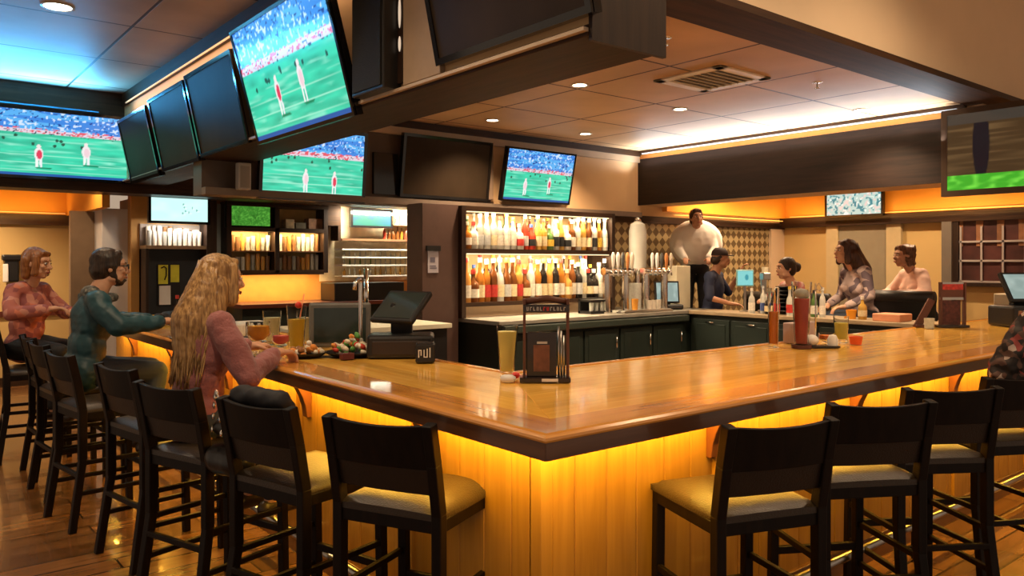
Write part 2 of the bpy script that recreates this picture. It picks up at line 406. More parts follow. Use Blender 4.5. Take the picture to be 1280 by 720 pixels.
# LED strip under the overhang
ledm = mat('amber_led', (1, .7, .3), .5, emit=(1, .62, .2), es=2)
MB().bx(.10, .115, .115, LY, 1.010, 1.018).build('light_strip', ledm, bar)
MB().bx(.115, LX, .10, .115, 1.010, 1.018).build('light_strip', ledm, bar)
for (a, b) in ((.15, 1.3), (1.3, 2.8), (2.8, 4.4), (4.4, 6.3)):
    light('AREA', 'led_light', (.185, (a+b)/2, 1.0), 7.2*(b-a), AMBER, bar, .03, rot=(0, R(-8), 0), sizey=b-a)
for (a, b) in ((.15, 1.3), (1.3, 2.8), (2.8, 4.6), (4.6, 7)):
    light('AREA', 'led_light', ((a+b)/2, .235, 1.0), 7.8*(b-a), AMBER, bar, b-a, rot=(R(8), 0, 0), sizey=.03)
# footrail
MB().tube([(.10, .16, .22), (.10, LY, .22)], .02).tube([(.16, .12, .22), (LX, .12, .22)], .02).build('foot_rail', steel, bar, smooth=True)
for y in (.8, 2.2, 3.6, 5): MB().beam((.10, y, .22), (PX, y, .12), .02, .03).build('rail_bracket', steel, bar)
for x in (.8, 2.2, 3.6, 5): MB().beam((x, .12, .22), (x, PY, .12), .02, .03).build('rail_bracket', steel, bar)

# ---------------------------------------------------------------- bar stools
def make_stool():
    t = thing('bar_stool', 'x', 'bar stool')
    # local: faces +Y, backrest at -Y, seat 0.42 wide
    hw, hd = .195, .19
    for sx in (-1, 1):
        g = MB()
        pts = [(sx*(hw+.012), -hd-.055, 0), (sx*hw, -hd, .42), (sx*hw, -hd, .72), (sx*hw, -hd-.03, .90), (sx*hw, -hd-.06, 1.045)]
        for i in range(4):
            p, q = Vector(pts[i]), Vector(pts[i+1]); q2 = q+(q-p).normalized()*.004
            g.beam(p, q2, .036, .042 if i > 0 else .038)
        g.build('back_post', stoolm, t, bevel=.004)
        MB().beam((sx*(hw-.002), hd+.012, 0), (sx*(hw-.005), hd, .70), .036, .036).build('leg', stoolm, t, bevel=.004)
    # seat
    g = MB(); n = 10
    def cush(u, v):  # rounded cushion
        e = max(abs(u), abs(v)); return .722+.028*(1-e**6)+.004*(1-u*u)
    N = 14; vs = []
    for i in range(N+1):
        for j in range(N+1):
            u = -1+2*i/N; v = -1+2*j/N
            w = .212 if v > -.2 else .212-.02*(-.2-v)
            vs.append((u*w, v*.208+.005, cush(u, v)))
    fs = [(i*(N+1)+j, (i+1)*(N+1)+j, (i+1)*(N+1)+j+1, i*(N+1)+j+1) for i in range(N) for j in range(N)]
    per = [i*(N+1) for i in range(N+1)]+[N*(N+1)+j for j in range(1, N+1)]+[i*(N+1)+N for i in range(N-1, -1, -1)]+[j for j in range(N-1, 0, -1)]
    k = len(vs); vs += [(vs[p][0], vs[p][1], .70) for p in per]; m = len(per)
    fs += [(per[a], per[(a+1) % m], k+(a+1) % m, k+a) for a in range(m)]+[tuple(k+a for a in range(m))]
    g.add(vs, fs).build('seat', leather, t, smooth=True, auto=60)
    g = MB()
    g.bx(-hw, hw, hd-.015, hd+.012, .655, .70).bx(-hw, hw, -hd-.012, -hd+.015, .655, .70).bx(-hw-.012, -hw+.015, -hd, hd, .655, .70).bx(hw-.015, hw+.012, -hd, hd, .655, .70)
    g.build('seat_frame', stoolm, t, bevel=.003)
    # curved back panels
    def curved(z0, z1, y0, y1, th, depth, name, m, dip=0):
        g = MB(); n = 10; vs = []
        for i in range(n+1):
            u = -1+2*i/n; c = depth*(1-u*u)
            for (yy, zz) in ((y0, z0), (y1, z1)):
                zz2 = zz-(dip*(1-u*u) if zz == z1 else 0)
                vs.append((u*(hw-.005), yy-c-th/2, zz2)); vs.append((u*(hw-.005), yy-c+th/2, zz2))
        fs = []
        for i in range(n):
            a = i*4; b = a+4
            fs += [(a, b, b+2, a+2), (a+1, a+3, b+3, b+1), (a+2, b+2, b+3, a+3), (a, a+1, b+1, b)]
        fs += [(0, 2, 3, 1), (n*4, n*4+1, n*4+3, n*4+2)]
        return g.add(vs, fs).build(name, m, t, smooth=True, auto=40, bevel=.003)
    curved(.885, 1.045, -hd-.03, -hd-.06, .022, .018, 'top_rail', stoolm, .012)
    curved(.79, .885, -hd-.005, -hd-.026, .020, .010, 'back_slat', leather_dk)
    g = MB()
    g.beam((-hw, hd+.004, .30), (hw, hd+.004, .30), .022, .034)
    g.build('foot_rest', stoolm, t, bevel=.003)
    g = MB()
    for sx in (-1, 1):
        g.beam((sx*hw, -hd-.02, .40), (sx*hw, hd+.004, .40), .02, .026)
        g.beam((sx*hw, -hd-.03, .22), (sx*hw, hd+.006, .22), .02, .026)
    g.beam((-hw, -hd-.02, .33), (hw, -hd-.02, .33), .02, .026)
    g.build('stretcher', stoolm, t, bevel=.003)
    return t
proto = make_stool(); used = False
def place_stool(x, y, rz, label, group):
    global used
    o = proto if not used else copy_tree(proto); used = True
    o.location = (x, y, 0); o.rotation_euler.z = rz; o.scale = (1.08, 1.10, 1.0); o['label'] = label; o['group'] = group
    return o
GL, GR = 'stools along the left side of the bar', 'stools along the right side of the bar'
# rz: facing +Y rotated by rz (ccw). facing +X = -90deg
SL = [(.06, .80, -64, 'dark wooden bar stool nearest the bar corner on its left side, tan seat showing'),
      (-.13, 1.36, -74, 'dark bar stool beside the black handbag, second from the corner on the left side'),
      (-.28, 2.06, -72, 'dark bar stool under the long-haired blonde person in mauve'),
      (-.30, 2.86, -80, 'empty dark bar stool between the blonde person and the teal-jacketed person'),
      (-.42, 3.74, -82, 'dark bar stool under the person in the teal jacket'),
      (-.42, 4.50, -85, 'dark bar stool just beyond the teal-jacketed person, mostly hidden'),
      (-.40, 5.10, -88, 'dark bar stool second from the far left end of the bar'),
      (-.52, 5.80, -95, 'dark bar stool at the far left under the person in pink floral')]
for x, y, r, l in SL: place_stool(x, y, R(r), l, GL)
SR = [(.97, .02, -20, 'dark bar stool nearest the bar corner on its right side, back towards the viewer'),
      (1.67, -.03, -30, 'dark bar stool second from the corner on the right side'),
      (2.28, -.06, -33, 'dark bar stool third from the corner on the right side, beside the coat'),
      (2.90, -.12, -28, 'dark bar stool at the right edge with a floral coat over its back')]
for x, y, r, l in SR: place_stool(x, y, R(r), l, GR)

# ---------------------------------------------------------------- screens
def screenmesh(name, w, h, kind, seed, nu=150, nv=86):
    rng = np.random.default_rng(seed)
    U, Vv = np.meshgrid(np.linspace(0, 1, nu), np.linspace(0, 1, nv))
    u = U.ravel(); v = Vv.ravel()
    def noise(sx, sy):
        gx = rng.random((sy+2, sx+2)); xx = u*sx; yy = v*sy
        i = xx.astype(int); j = yy.astype(int); fx = xx-i; fy = yy-j
        return gx[j, i]*(1-fx)*(1-fy)+gx[j, i+1]*fx*(1-fy)+gx[j+1, i]*(1-fx)*fy+gx[j+1, i+1]*fx*fy
    C = np.zeros((len(u), 3))
    def blend(mask, c):
        m = np.clip(mask, 0, 1)[:, None]; C[:] = C*(1-m)+np.array(c)*m
    def blob(cx, cy, rx, ry, c, s=6.):
        d = ((u-cx)/rx)**2+((v-cy)/ry)**2; blend((1.3-d)*s, c)
    if kind == 'field':
        hz = .60+.04*(seed % 3)
        C[:] = (.045, .56, .35)
        st = noise(10, 30); C[:] = C*(.75+.6*st[:, None]); blend((noise(8, 40)-.62)*2.2, (.35, .9, .68))
        up = (v > hz); C[up] = (.05, .24, .72)
        band = noise(6, 26)
        m = up*(band > .55); C[m > 0] = (.10, .42, .85)
        sp = noise(70, 40); C[(up*(sp > .74)) > 0] = (.62, .75, .95)
        C[(up*(sp < .2)) > 0] = (.015, .04, .25)
        C[(v > hz-.03)*(v < hz+.035)] = (.75, .62, .72)
        sp2 = noise(60, 60); C[(v > hz-.03)*(v < hz+.05)*(sp2 > .62)] = (.75, .10, .14)
        C[(v > hz-.05)*(v < hz+.02)*(sp2 < .22)] = (.02, .05, .08)
        C[(v < .045)] = (.02, .10, .35)
        for k in range(9):
            x = rng.random(); y = hz-.06-rng.random()*.14; blob(x, y, .010, .022, (.02, .10, .06))
        for k in range(4):
            y = .08+.12*k; blob(.5, y, .6, .004, (.35, .85, .62), 1)
        pl = {1: [(.36, .36, 1), (.62, .40, 0)], 2: [(.41, .28, 0), (.70, .27, 1)], 3: [(.42, .34, 1), (.72, .42, 0)], 4: [(.30, .30, 0), (.66, .36, 1)]}[seed % 4+1]
        for (x, y, r) in pl:
            s = 1.0
            blob(x-.012, y-.13, .008, .09, (.85, .9, .85)); blob(x+.014, y-.13, .008, .09, (.8, .85, .85))
            blob(x, y, .026, .09, (.85, .80, .80)); blob(x+.004, y-.01, .016, .065, (.72, .05, .10) if r else (.85, .62, .66))
            blob(x, y+.115, .012, .028, (.85, .78, .74)); blob(x+.03, y-.215, .05, .012, (.01, .25, .12))
    elif kind == 'grass':
        n = noise(40, 22); C[:] = (.04, .20, .02); blend((n-.4)*1.6, (.12, .42, .05)); blend((noise(20, 8)-.6)*2, (.02, .10, .01))
    elif kind == 'cyan':
        C[:] = (.62, 1.0, .92); blend((noise(5, 4)-.4)*.8, (.85, 1.0, .98))
        for (x, y) in ((.56, .75), (.58, .62), (.60, .45), (.66, .40), (.55, .35), (.72, .6), (.8, .5)): blob(x, y, .010, .04, (.12, .42, .38)); blob(x+.03, y-.05, .02, .03, (.8, .95, .95))
    elif kind == 'aqua':
        C[:] = (.03, .60, .38); blend((u-.45)*1.8, (.03, .50, .72)); blend((noise(6, 4)-.6)*2, (.02, .30, .68)); blend((.15-v)*4, (.03, .55, .22))
    elif kind == 'dots':
        C[:] = (.50, .66, .58); n = noise(30, 12); C[n > .66] = (.05, .25, .28); C[n < .30] = (.8, .62, .55)
        n = noise(30, 14); C[n > .75] = (.85, .9, .8)
    elif kind == 'stripes':
        n = noise(4, 34); C[:] = (.055, .030, .012); blend((n-.5)*2.5, (.13, .075, .03)); blob(.20, .6, .045, .45, (.006, .006, .010), 5)
        C[v > .86] = (.05, .04, .03)
        m = v < .20; C[m] = (.05, .38, .02); blend(m*(noise(30, 30)-.4)*2, (.18, .7, .06))
    elif kind == 'pos':
        C[:] = (.25, .33, .30); blend((noise(6, 6)-.5)*1.5, (.45, .55, .5))
    elif kind == 'tablet':
        C[:] = (.22, .60, .58); blob(.6, .55, .12, .2, (.05, .3, .35), 2)
    vs = [((a-.5)*w, 0, (b-.5)*h) for a, b in zip(u, v)]
    fs = [(j*nu+i, j*nu+i+1, (j+1)*nu+i+1, (j+1)*nu+i) for j in range(nv-1) for i in range(nu-1)]
    me = bpy.data.meshes.new(name); me.from_pydata(vs, [], fs)
    ca = me.color_attributes.new('picture', 'FLOAT_COLOR', 'POINT')
    ca.data.foreach_set('color', np.concatenate([np.clip(C, 0, 1), np.ones((len(C), 1))], 1).ravel())
    me.materials.append(SCREEN)
    return me
SCREEN = bpy.data.materials.new('screen_picture'); SCREEN.use_nodes = True
nt = SCREEN.node_tree; b = nt.nodes['Principled BSDF']; b.inputs['Base Color'].default_value = (.01, .01, .01, 1); b.inputs['Roughness'].default_value = .15
at = nt.nodes.new('ShaderNodeAttribute'); at.attribute_name = 'picture'
nt.links.new(at.outputs['Color'], b.inputs['Emission Color']); b.inputs['Emission Strength'].default_value = .80

def tv(name, label, c, w, h, yaw, tilt, kind, seed=1, cat='television', group=None, fr=.03, th=.05, arm=.10, nu=150, nv=86, bez=None):
    """c: centre of the screen; local front = -Y; yaw about z; tilt: top leans forward"""
    t = thing(name, label, cat, c, 0, group); t.rotation_euler = (-tilt, 0, yaw)
    g = MB(); g.bx(-w/2-fr, w/2+fr, .004, th, -h/2-fr, h/2+fr)
    g.bx(-w/2-fr, w/2+fr, -.008, .01, h/2, h/2+fr).bx(-w/2-fr, w/2+fr, -.008, .01, -h/2-fr, -h/2).bx(-w/2-fr, -w/2, -.008, .01, -h/2, h/2).bx(w/2, w/2+fr, -.008, .01, -h/2, h/2)
    g.build('housing', bez or blackg, t)
    if kind == 'off':
        MB().bx(-w/2, w/2, 0, .006, -h/2, h/2).build('screen', mat('dark_screen', (.030, .019, .011), .5, spec=.12, var=.35, vscale=2), t)  # warm reflections are put into the screen as brown colour
    else:
        me = screenmesh('screen', w, h, kind, seed, nu, nv); o = bpy.data.objects.new('screen', me); col.objects.link(o); o.parent = t
    MB().bx(-.12, .12, th, th+arm, -.10, .10).build('wall_mount', black, t)
    return t
# big slanted TV on left soffit
tv('television', 'large tilted television showing a football match on the ceiling soffit above the bar', (.40, 2.855, 2.78), 1.37, .72, R(-90), R(-15), 'field', 4, fr=.022, arm=.06)
tv('television', 'wide television showing football at the far left of the picture', (-.15, 7.50, 2.81), 1.44, .66, 0, R(0), 'field', 2, arm=.04, nu=170)
tv('television', 'television showing football over the shelves, partly cut by the wooden soffit', (1.52, 4.86, 2.48), .96, .60, 0, R(-6), 'field', 1, arm=.05)
tv('television', 'tilted television showing football above the liquor shelves', (4.14, 4.80, 2.545), .97, .54, R(1), R(-12), 'field', 3, fr=.02, arm=.10)
tv('television', 'large dark switched-off television on the soffit at the top centre', (.44, .83, 2.84), .98, .58, R(-90), R(-12), 'off', arm=.05)
tv('television', 'switched-off television on the soffit just left of the big lit one', (.45, 4.32, 2.78), 1.0, .60, R(-90), R(-12), 'off', arm=.05)
tv('television', 'switched-off television on the soffit, middle of the dark row at left', (.45, 5.42, 2.76), 1.0, .60, R(-90), R(-12), 'off', arm=.05)
tv('television', 'switched-off television with brown-tinted screen beside the far left lit television', (.46, 6.62, 2.74), 1.0, .60, R(-90), R(-12), 'off', arm=.05)
tv('television', 'large switched-off television on the back wall above the brown column', (2.96, 4.86, 2.55), 1.02, .56, 0, R(-8), 'off', arm=.05)
tv('television', 'small pale washed-out television above the glass shelf on the left', (1.24, 7.94, 2.22), .64, .27, 0, 0, 'cyan', 5, nu=80, nv=40, arm=.04)
tv('television', 'small television showing bare green grass over the wooden cabinet', (2.13, 8.10, 2.20), .54, .27, 0, 0, 'grass', 6, nu=80, nv=40, arm=.04)
tv('television', 'small television with plain aqua picture left of the brown column', (3.88, 8.10, 2.22), .60, .21, 0, 0, 'aqua', 7, nu=80, nv=40, arm=.04)
tv('television', 'small wall television with speckled pale picture on the orange band', (9.02, 3.78, 2.43), .78, .33, R(-90), 0, 'dots', 8, nu=90, nv=46, arm=.03)
tv('television', 'big brown-striped television with green strip at the right edge', (5.80, .55, 2.56), 1.36, .66, R(-90), 0, 'stripes', 9, fr=.05, arm=.12, bez=mat('brown_bezel', (.05, .028, .016), .4, var=.1))
# dark speaker cabinet and beige patch for the lit soffit face
t = thing('loudspeaker', 'narrow black cabinet loudspeaker on the soffit right of the big television', 'loudspeaker', (.50, 1.93, 2.77))
MB().bx(-.05, .058, -.17, .17, -.28, .32).build('cabinet', black, t, bevel=.008)
MB().bx(-.058, -.05, -.15, .15, -.26, .30).build('grille', mat('grille', (.006, .006, .006), .8, bump=.8, bscale=300), t)
t = MB().bx(.53, .558, 1.36, 1.70, 2.50, 3.27).build('wall_panel', mat('lit_wall_beige', (.36, .25, .16), .6, var=.08), bevel=.003)  # lit part of the wall put in as a beige patch
tag(t, 'beige patch standing in for lit soffit wall between loudspeaker and dark television', 'panel')
g = MB()
t = thing('blob_bracket', 'narrow dark bracket strip with three small pale blobs beside the beige patch', 'light fitting', (.545, 1.735, 2.8))
MB().bx(-.012, .013, -.025, .025, -.28, .45).build('bracket', dark_wood, t)
for z, h in ((.28, .05), (.08, .08), (-.08, .04)): MB().ell((-.014, 0, z), (.006, .011, h), seg=10, rings=8).build('pale_blob', mat('pale_glow_blob', (.6, .5, .4), .4, emit=(1, .8, .6), es=.4), t, smooth=True)  # pale blobs on the strip with weak emission
# column between openings
t = struct(MB().bx(2.50, 2.92, 4.62, 4.90, 0, 2.17).build('wall_column', mat('plum_brown', (.095, .052, .040), .5, var=.1), bevel=.004))
t = thing('notice_holder', 'small paper notice with black clip on the brown column', 'notice', (2.62, 4.62, 1.62))
MB().bx(-.06, .06, -.008, 0, -.12, .09).build('paper', mat('lilac_paper', (.45, .42, .48), .7, var=.05), t)
MB().bx(-.08, .08, -.02, 0, .09, .14).build('clip', black, t)
MB().bx(-.035, .02, -.0095, -.008, -.02, .03).bx(-.04, .04, -.0095, -.008, -.08, -.07).bx(-.04, .03, -.0095, -.008, -.06, -.05).build('print', mat('grey_print', (.15, .14, .2), .7), t)
# narrow black door-like panel in header left of dark TV
t = MB().bx(2.16, 2.42, 4.94, 4.978, 2.26, 2.66).build('wall_panel', blackg); tag(t, 'tall narrow black panel beside the television over the back shelves', 'panel')
t = MB().bx(3.50, 3.57, 4.90, 4.978, 2.27, 2.86).build('wall_panel', mat('beige_brown', (.22, .15, .10), .5, var=.1)); tag(t, 'slim brown upright batten between the dark and lit televisions', 'batten')
t = thing('wall_speaker', 'small pale box speaker under the soffit left of the partly hidden television', 'loudspeaker', (.86, 4.86, 2.31))
MB().bx(-.055, .055, -.06, .02, -.10, .13).build('cabinet', mat('greige_box', (.42, .38, .34), .4, var=.04), t, bevel=.01)
MB().bx(-.04, .04, -.063, -.058, -.08, .10).build('grille', mat('greige_grille', (.3, .27, .24), .7, bump=.5, bscale=300), t)

# ---------------------------------------------------------------- bottles
def profs():
    return [
        [(.001, 0), (.036, 0), (.038, .01), (.038, .165), (.034, .19), (.016, .215), (.014, .27), (.017, .272), (.017, .28)],
        [(.001, 0), (.031, 0), (.033, .01), (.033, .19), (.028, .22), (.014, .25), (.013, .30), (.015, .31)],
        [(.001, 0), (.043, 0), (.045, .01), (.046, .12), (.040, .15), (.018, .17), (.015, .22), (.017, .225)],
        [(.001, 0), (.030, 0), (.034, .02), (.028, .12), (.034, .18), (.026, .215), (.013, .24), (.013, .29), (.015, .30)],
        [(.001, 0), (.036, 0), (.037, .16), (.030, .20), (.015, .23), (.014, .31), (.016, .315)]]
BOT = []
for k, p in enumerate(profs()):
    top = p[-1][1]; rr = max(r for r, z in p)
    sq = 4 if k == 2 else 12
    body = MB().lathe(p, seg=12 if k != 2 else 8).mesh('bottle_glass')
    lab = MB().lathe([(rr+.0015, .035), (rr+.0015, .13 if k != 2 else .10)], seg=14, caps=False).mesh('bottle_label')
    cp_ = MB().lathe([(.001, top-.012), (.018, top-.012), (.018, top+.022), (.001, top+.022)], seg=10).mesh('bottle_cap')
    for me in (body, lab, cp_):
        for q in me.polygons: q.use_smooth = True
        me.set_sharp_from_angle(angle=R(50)); me.materials.append(glass)
    BOT.append((body, lab, cp_, top+.022))
BC = {'clear': (.86, .84, .74), 'amber': (.55, .20, .03), 'brown': (.16, .05, .012), 'green': (.10, .18, .05), 'golden': (.80, .48, .10), 'red': (.60, .06, .03), 'dark': (.02, .015, .012), 'honey': (.75, .35, .08), 'blue': (.05, .10, .30)}
LC = {'white': (.72, .66, .55), 'cream': (.72, .58, .34), 'black': (.02, .02, .02), 'red': (.5, .04, .03), 'yellow': (.72, .48, .06), 'silver': (.5, .5, .48), 'blue': (.07, .12, .35)}
def bmat(c): return mat('bottle_'+c, BC[c], .08, trans=.45 if c in ('clear', 'amber', 'golden', 'honey') else .15, ior=1.35, var=.05)
def lmat(c): return mat('label_'+c, LC[c], .5, var=.15, vscale=60)
ORD = ['first', 'second', 'third', 'fourth', 'fifth', 'sixth', 'seventh', 'eighth', 'ninth', 'tenth', 'eleventh', 'twelfth', 'thirteenth', 'fourteenth', 'fifteenth', 'sixteenth', 'seventeenth', 'eighteenth', 'nineteenth', 'twentieth', 'twenty-first', 'twenty-second', 'twenty-third', 'twenty-fourth', 'twenty-fifth', 'twenty-sixth', 'twenty-seventh', 'twenty-eighth']
def part_obj(name, me, m, parent):
    o = bpy.data.objects.new(name, me); col.objects.link(o); o.parent = parent
    o.material_slots[0].link = 'OBJECT'; o.material_slots[0].material = m
    return o
def bottle(x, y, z, k, bc, lc, cc, label, group, sc=1.0, parts=True):
    o = bpy.data.objects.new('liquor_bottle', BOT[k][0]); col.objects.link(o)
    o.location = (x, y, z); o.scale = (sc, sc, sc); o.rotation_euler.z = random.uniform(0, 6)
    o.material_slots[0].link = 'OBJECT'; o.material_slots[0].material = bmat(bc)
    tag(o, label, 'bottle', group)
    if parts:
        part_obj('bottle_label', BOT[k][1], lmat(lc), o); part_obj('bottle_cap', BOT[k][2], lmat(cc), o)
    return o
# liquor shelving
sh = thing('liquor_shelf', 'dark wooden two-tier liquor shelf full of bottles against the back wall', 'shelf', (4.0, 4.75, 0))
dwx = dark_woodX
MB().bx(-1.08, -1.03, -.19, .22, 1.05, 2.16).build('side_panel', dark_wood, sh)
MB().bx(1.03, 1.08, -.19, .22, 1.05, 2.16).build('side_panel', dark_wood, sh)
MB().bx(-1.03, 1.03, -.19, .24, 2.11, 2.16).build('top_panel', dwx, sh)
MB().bx(-1.03, 1.03, -.19, .24, 1.69, 1.735).build('shelf_board', dwx, sh)
MB().bx(-1.03, 1.03, -.19, .24, 1.16, 1.20).build('shelf_board', dwx, sh)
MB().bx(-1.03, 1.03, .0, .24, 1.735, 1.80).build('shelf_riser', dwx, sh)
MB().bx(-1.03, 1.03, .0, .24, 1.20, 1.30).build('shelf_riser', dwx, sh)
MB().bx(-1.03, 1.03, .235, .249, 1.05, 2.11).build('back_panel', mat('amber_back', (.55, .34, .14), .4, var=.1), sh)
MB().bx(-1.03, 1.03, -.10, .235, 1.05, 1.16).build('plinth', mat('beige_plinth', (.60, .42, .26), .5, var=.04), sh)
strip = mat('shelf_led', (1, .9, .7), .5, emit=(1, .82, .5), es=.9)
for z in (2.10, 1.68):
    MB().bx(-1.0, 1.0, -.17, -.155, z, z+.01).build('light_strip', strip, sh)
    light('AREA', 'shelf_light', (0, -.15, z-.005), 26, (1, .80, .5), sh, 2.0, rot=(R(18), 0, 0), sizey=.04)
def row(x0, x1, y, z, n, rowname, group, pal, sc=1.0, kinds=(0, 1, 2, 3, 4), parts=True):
    for i in range(n):
        x = x0+(x1-x0)*(i+.5)/n; k = random.choice(kinds)
        bc = random.choice(pal); lc = random.choice(['white', 'cream', 'cream', 'silver', 'white', 'yellow', 'white', 'black', 'cream', 'red', 'white']); cc = random.choice(['white', 'silver', 'silver', 'yellow', 'blue', 'cream', 'white', 'white', 'red'])
        if bc == 'dark' and lc == 'black': lc = 'cream'
        bottle(x, y+random.uniform(-.008, .008), z, k, bc, lc, cc, f'{bc} bottle, {lc} label, {ORD[i]} from left, {rowname}', group, sc, parts)
P1 = ['clear', 'clear', 'amber', 'brown', 'clear', 'green', 'golden', 'clear', 'honey', 'clear', 'golden', 'red']
P2 = ['brown', 'dark', 'amber', 'green', 'clear', 'honey', 'dark', 'brown', 'clear', 'golden']
row(2.98, 5.02, 4.63, 1.736, 24, 'front row, upper liquor shelf', 'bottles on the upper liquor shelf', P1, 1.10)
row(2.98, 5.02, 4.86, 1.801, 24, 'back row, upper liquor shelf', 'bottles on the upper liquor shelf', P1, .92)
row(2.98, 5.02, 4.63, 1.201, 24, 'front row, lower liquor shelf', 'bottles on the lower liquor shelf', P2, 1.32)
row(2.98, 5.02, 4.86, 1.301, 24, 'back row, lower liquor shelf', 'bottles on the lower liquor shelf', P2, 1.12)

# ---------------------------------------------------------------- back counters
t = thing('back_counter', 'dark green back bar counter with grey top running below the bottle shelves', 'counter')
MB().bx(2.95, 6.14, 4.0, 4.99, 1.01, 1.05).build('countertop', counter_top, t, bevel=.006)
MB().bx(2.98, 6.14, 4.05, 4.98, .08, 1.01).build('cabinet_body', green_cab, t)
MB().bx(2.98, 5.69, 3.97, 4.05, .93, 1.0).build('apron_rail', mat('green_rail', (.035, .045, .036), .3, var=.1), t, bevel=.01)
for i in range(5):
    x0 = 3.02+i*.53
    d = MB().bx(x0, x0+.50, 4.028, 4.05, .12, .90).bx(x0+.05, x0+.45, 4.02, 4.03, .17, .85).build('cabinet_door', green_cab, t, bevel=.004)
    if i == 1: MB().ell((x0+.10, 4.012, .82), (.022, .012, .022), seg=12, rings=8).build('door_lock', chrome, d, smooth=True)
    else: MB().tube([(x0+.44, 4.0, .70), (x0+.44, 4.0, .82)], .008).build('door_handle', chrome, d, smooth=True)
t = thing('service_counter', 'dark green service counter with tan top crossing behind the bar at right', 'counter')
MB().bx(5.69, 6.14, 1.3, 3.99, 1.01, 1.05).build('countertop', mat('tan_counter', (.36, .27, .16), .35, var=.1), t, bevel=.006)
MB().bx(5.74, 6.12, 1.34, 3.99, .08, 1.01).build('cabinet_body', green_cab, t)
for i in range(5):
    y0 = 1.38+i*.52
    d = MB().bx(5.722, 5.742, y0, y0+.49, .12, .96).bx(5.714, 5.724, y0+.05, y0+.44, .17, .91).build('cabinet_door', green_cab, t, bevel=.004)
    MB().tube([(5.70, y0+.24-.05, .93), (5.70, y0+.24+.05, .93)], .008).build('door_handle', chrome, d, smooth=True)

# beer tap towers
def taptower(label, x, y, w, n, h=.45, handles=None):
    t = thing('beer_tap_tower', label, 'beer tap', (x, y, 1.05))
    for sx in (-1, 1):
        MB().lathe([(.001, 0), (.06, 0), (.06, .015), (.042, .02), (.040, h), (.001, h)], (sx*w/2, 0, 0), 16).build('column', chrome, t, smooth=True, auto=40)
    MB().tube([(-w/2-.05, 0, h), (w/2+.05, 0, h)], .042, 16).build('manifold', chrome, t, smooth=True, auto=40)
    for i in range(n):
        xx = -w/2+w*i/(n-1)
        f = MB().tube([(xx, -.03, h), (xx, -.10, h), (xx, -.11, h-.05)], [.012, .012, .009], 8).build('faucet', chrome, t, smooth=True)
        hc = [(.8, .78, .74), (.75, .3, .1), (.85, .85, .82), (.7, .62, .5), (.1, .1, .1)][(i*2+n) % 5]
        MB().tube([(xx, -.095, h+.02), (xx, -.10, h+.07), (xx, -.10, h+.17), (xx, -.10, h+.21)], [.008, .016, .022, .010], 8).build('handle', mat('tap_handle_%d' % ((i*2+n) % 5), hc, .3, var=.05), f, smooth=True)
    return t
taptower('chrome beer tap tower nearest the liquor bottles', 4.74, 4.22, .30, 5)
taptower('chrome beer tap tower beside the payment screen', 5.38, 4.22, .32, 5)
t = thing('drink_dispenser', 'tall clear beverage dispenser tube standing by the right beer taps', 'dispenser', (5.42, 4.52, 1.05))
MB().lathe([(.001, 0), (.09, 0), (.09, .03), (.03, .05), (.03, .42), (.10, .45), (.10, .48), (.001, .48)], seg=18).build('base', chrome, t, smooth=True, auto=40)
MB().lathe([(.001, .48), (.105, .48), (.105, .92), (.085, 1.0), (.04, 1.03), (.001, 1.03)], seg=20).build('tube', mat('milky_tube', (.75, .74, .66), .15, trans=.35, var=.05), t, smooth=True, auto=40)
MB().lathe([(.001, 1.03), (.045, 1.03), (.03, 1.07), (.001, 1.08)], seg=14).build('lid', chrome, t, smooth=True)
t = thing('drip_tray', 'long black drip tray in front of the beer taps', 'tray', (5.05, 4.09, 1.05))
MB().bx(-.38, .42, -.06, .06, 0, .02).bx(-.36, .40, -.05, .05, .02, .03).build('tray', steel, t, bevel=.004)
# glasses and jar near taps
def tumbler(x, y, z, r, h, m, label, cat='glass', group=None, liquid=None, name='drinking_glass', taper=.8, fill=.7):
    t = thing(name, label, cat, (x, y, z), 0, group)
    MB().lathe([(.001, 0), (r*taper, 0), (r, h), (r-.004, h), (r*taper-.003, .012), (.001, .012)], seg=20, caps=False).build('glass_wall', m, t, smooth=True, auto=40)
    if liquid: MB().lathe([(.001, .013), (r*taper-.004, .013), (taper*r+(r-taper*r)*fill-.004, h*fill), (.001, h*fill)], seg=18).build('drink', liquid, t, smooth=True, auto=40)
    return t
frost = mat('frosted_glass', (.62, .62, .56), .3, trans=.3, var=.15, vscale=40)
tumbler(5.02, 4.20, 1.05, .075, .32, frost, 'large pale glass jar between the two beer tap towers', 'jar', name='glass_jar', taper=.9)
tumbler(4.93, 4.12, 1.08, .04, .12, mat('orange_glass', (.75, .35, .06), .2, trans=.3, var=.1), 'small amber glass on the drip tray')
for i, x in enumerate((5.14, 5.22, 5.30)): tumbler(x, 4.10, 1.08, .032, .10, mat('pale_glass', (.8, .72, .6), .2, trans=.3, var=.1), f'small pale glass on the drip tray, {ORD[i]} from the left', group='small glasses on the drip tray')
# cake-like tray left of tap
t = thing('glass_rack', 'low dark rack of small glassware under the bottles', 'rack', (4.50, 4.30, 1.05))
MB().bx(-.16, .16, -.10, .10, 0, .03).bx(-.16, .16, .07, .10, 0, .16).bx(-.16, .16, -.1, .1, .13, .15).build('rack', black, t)
for i in range(4): tumbler(4.39+i*.075, 4.25, 1.08, .026, .09, frost, f'small glass in the low dark rack, {ORD[i]} from the left', group='small glasses in the dark rack')
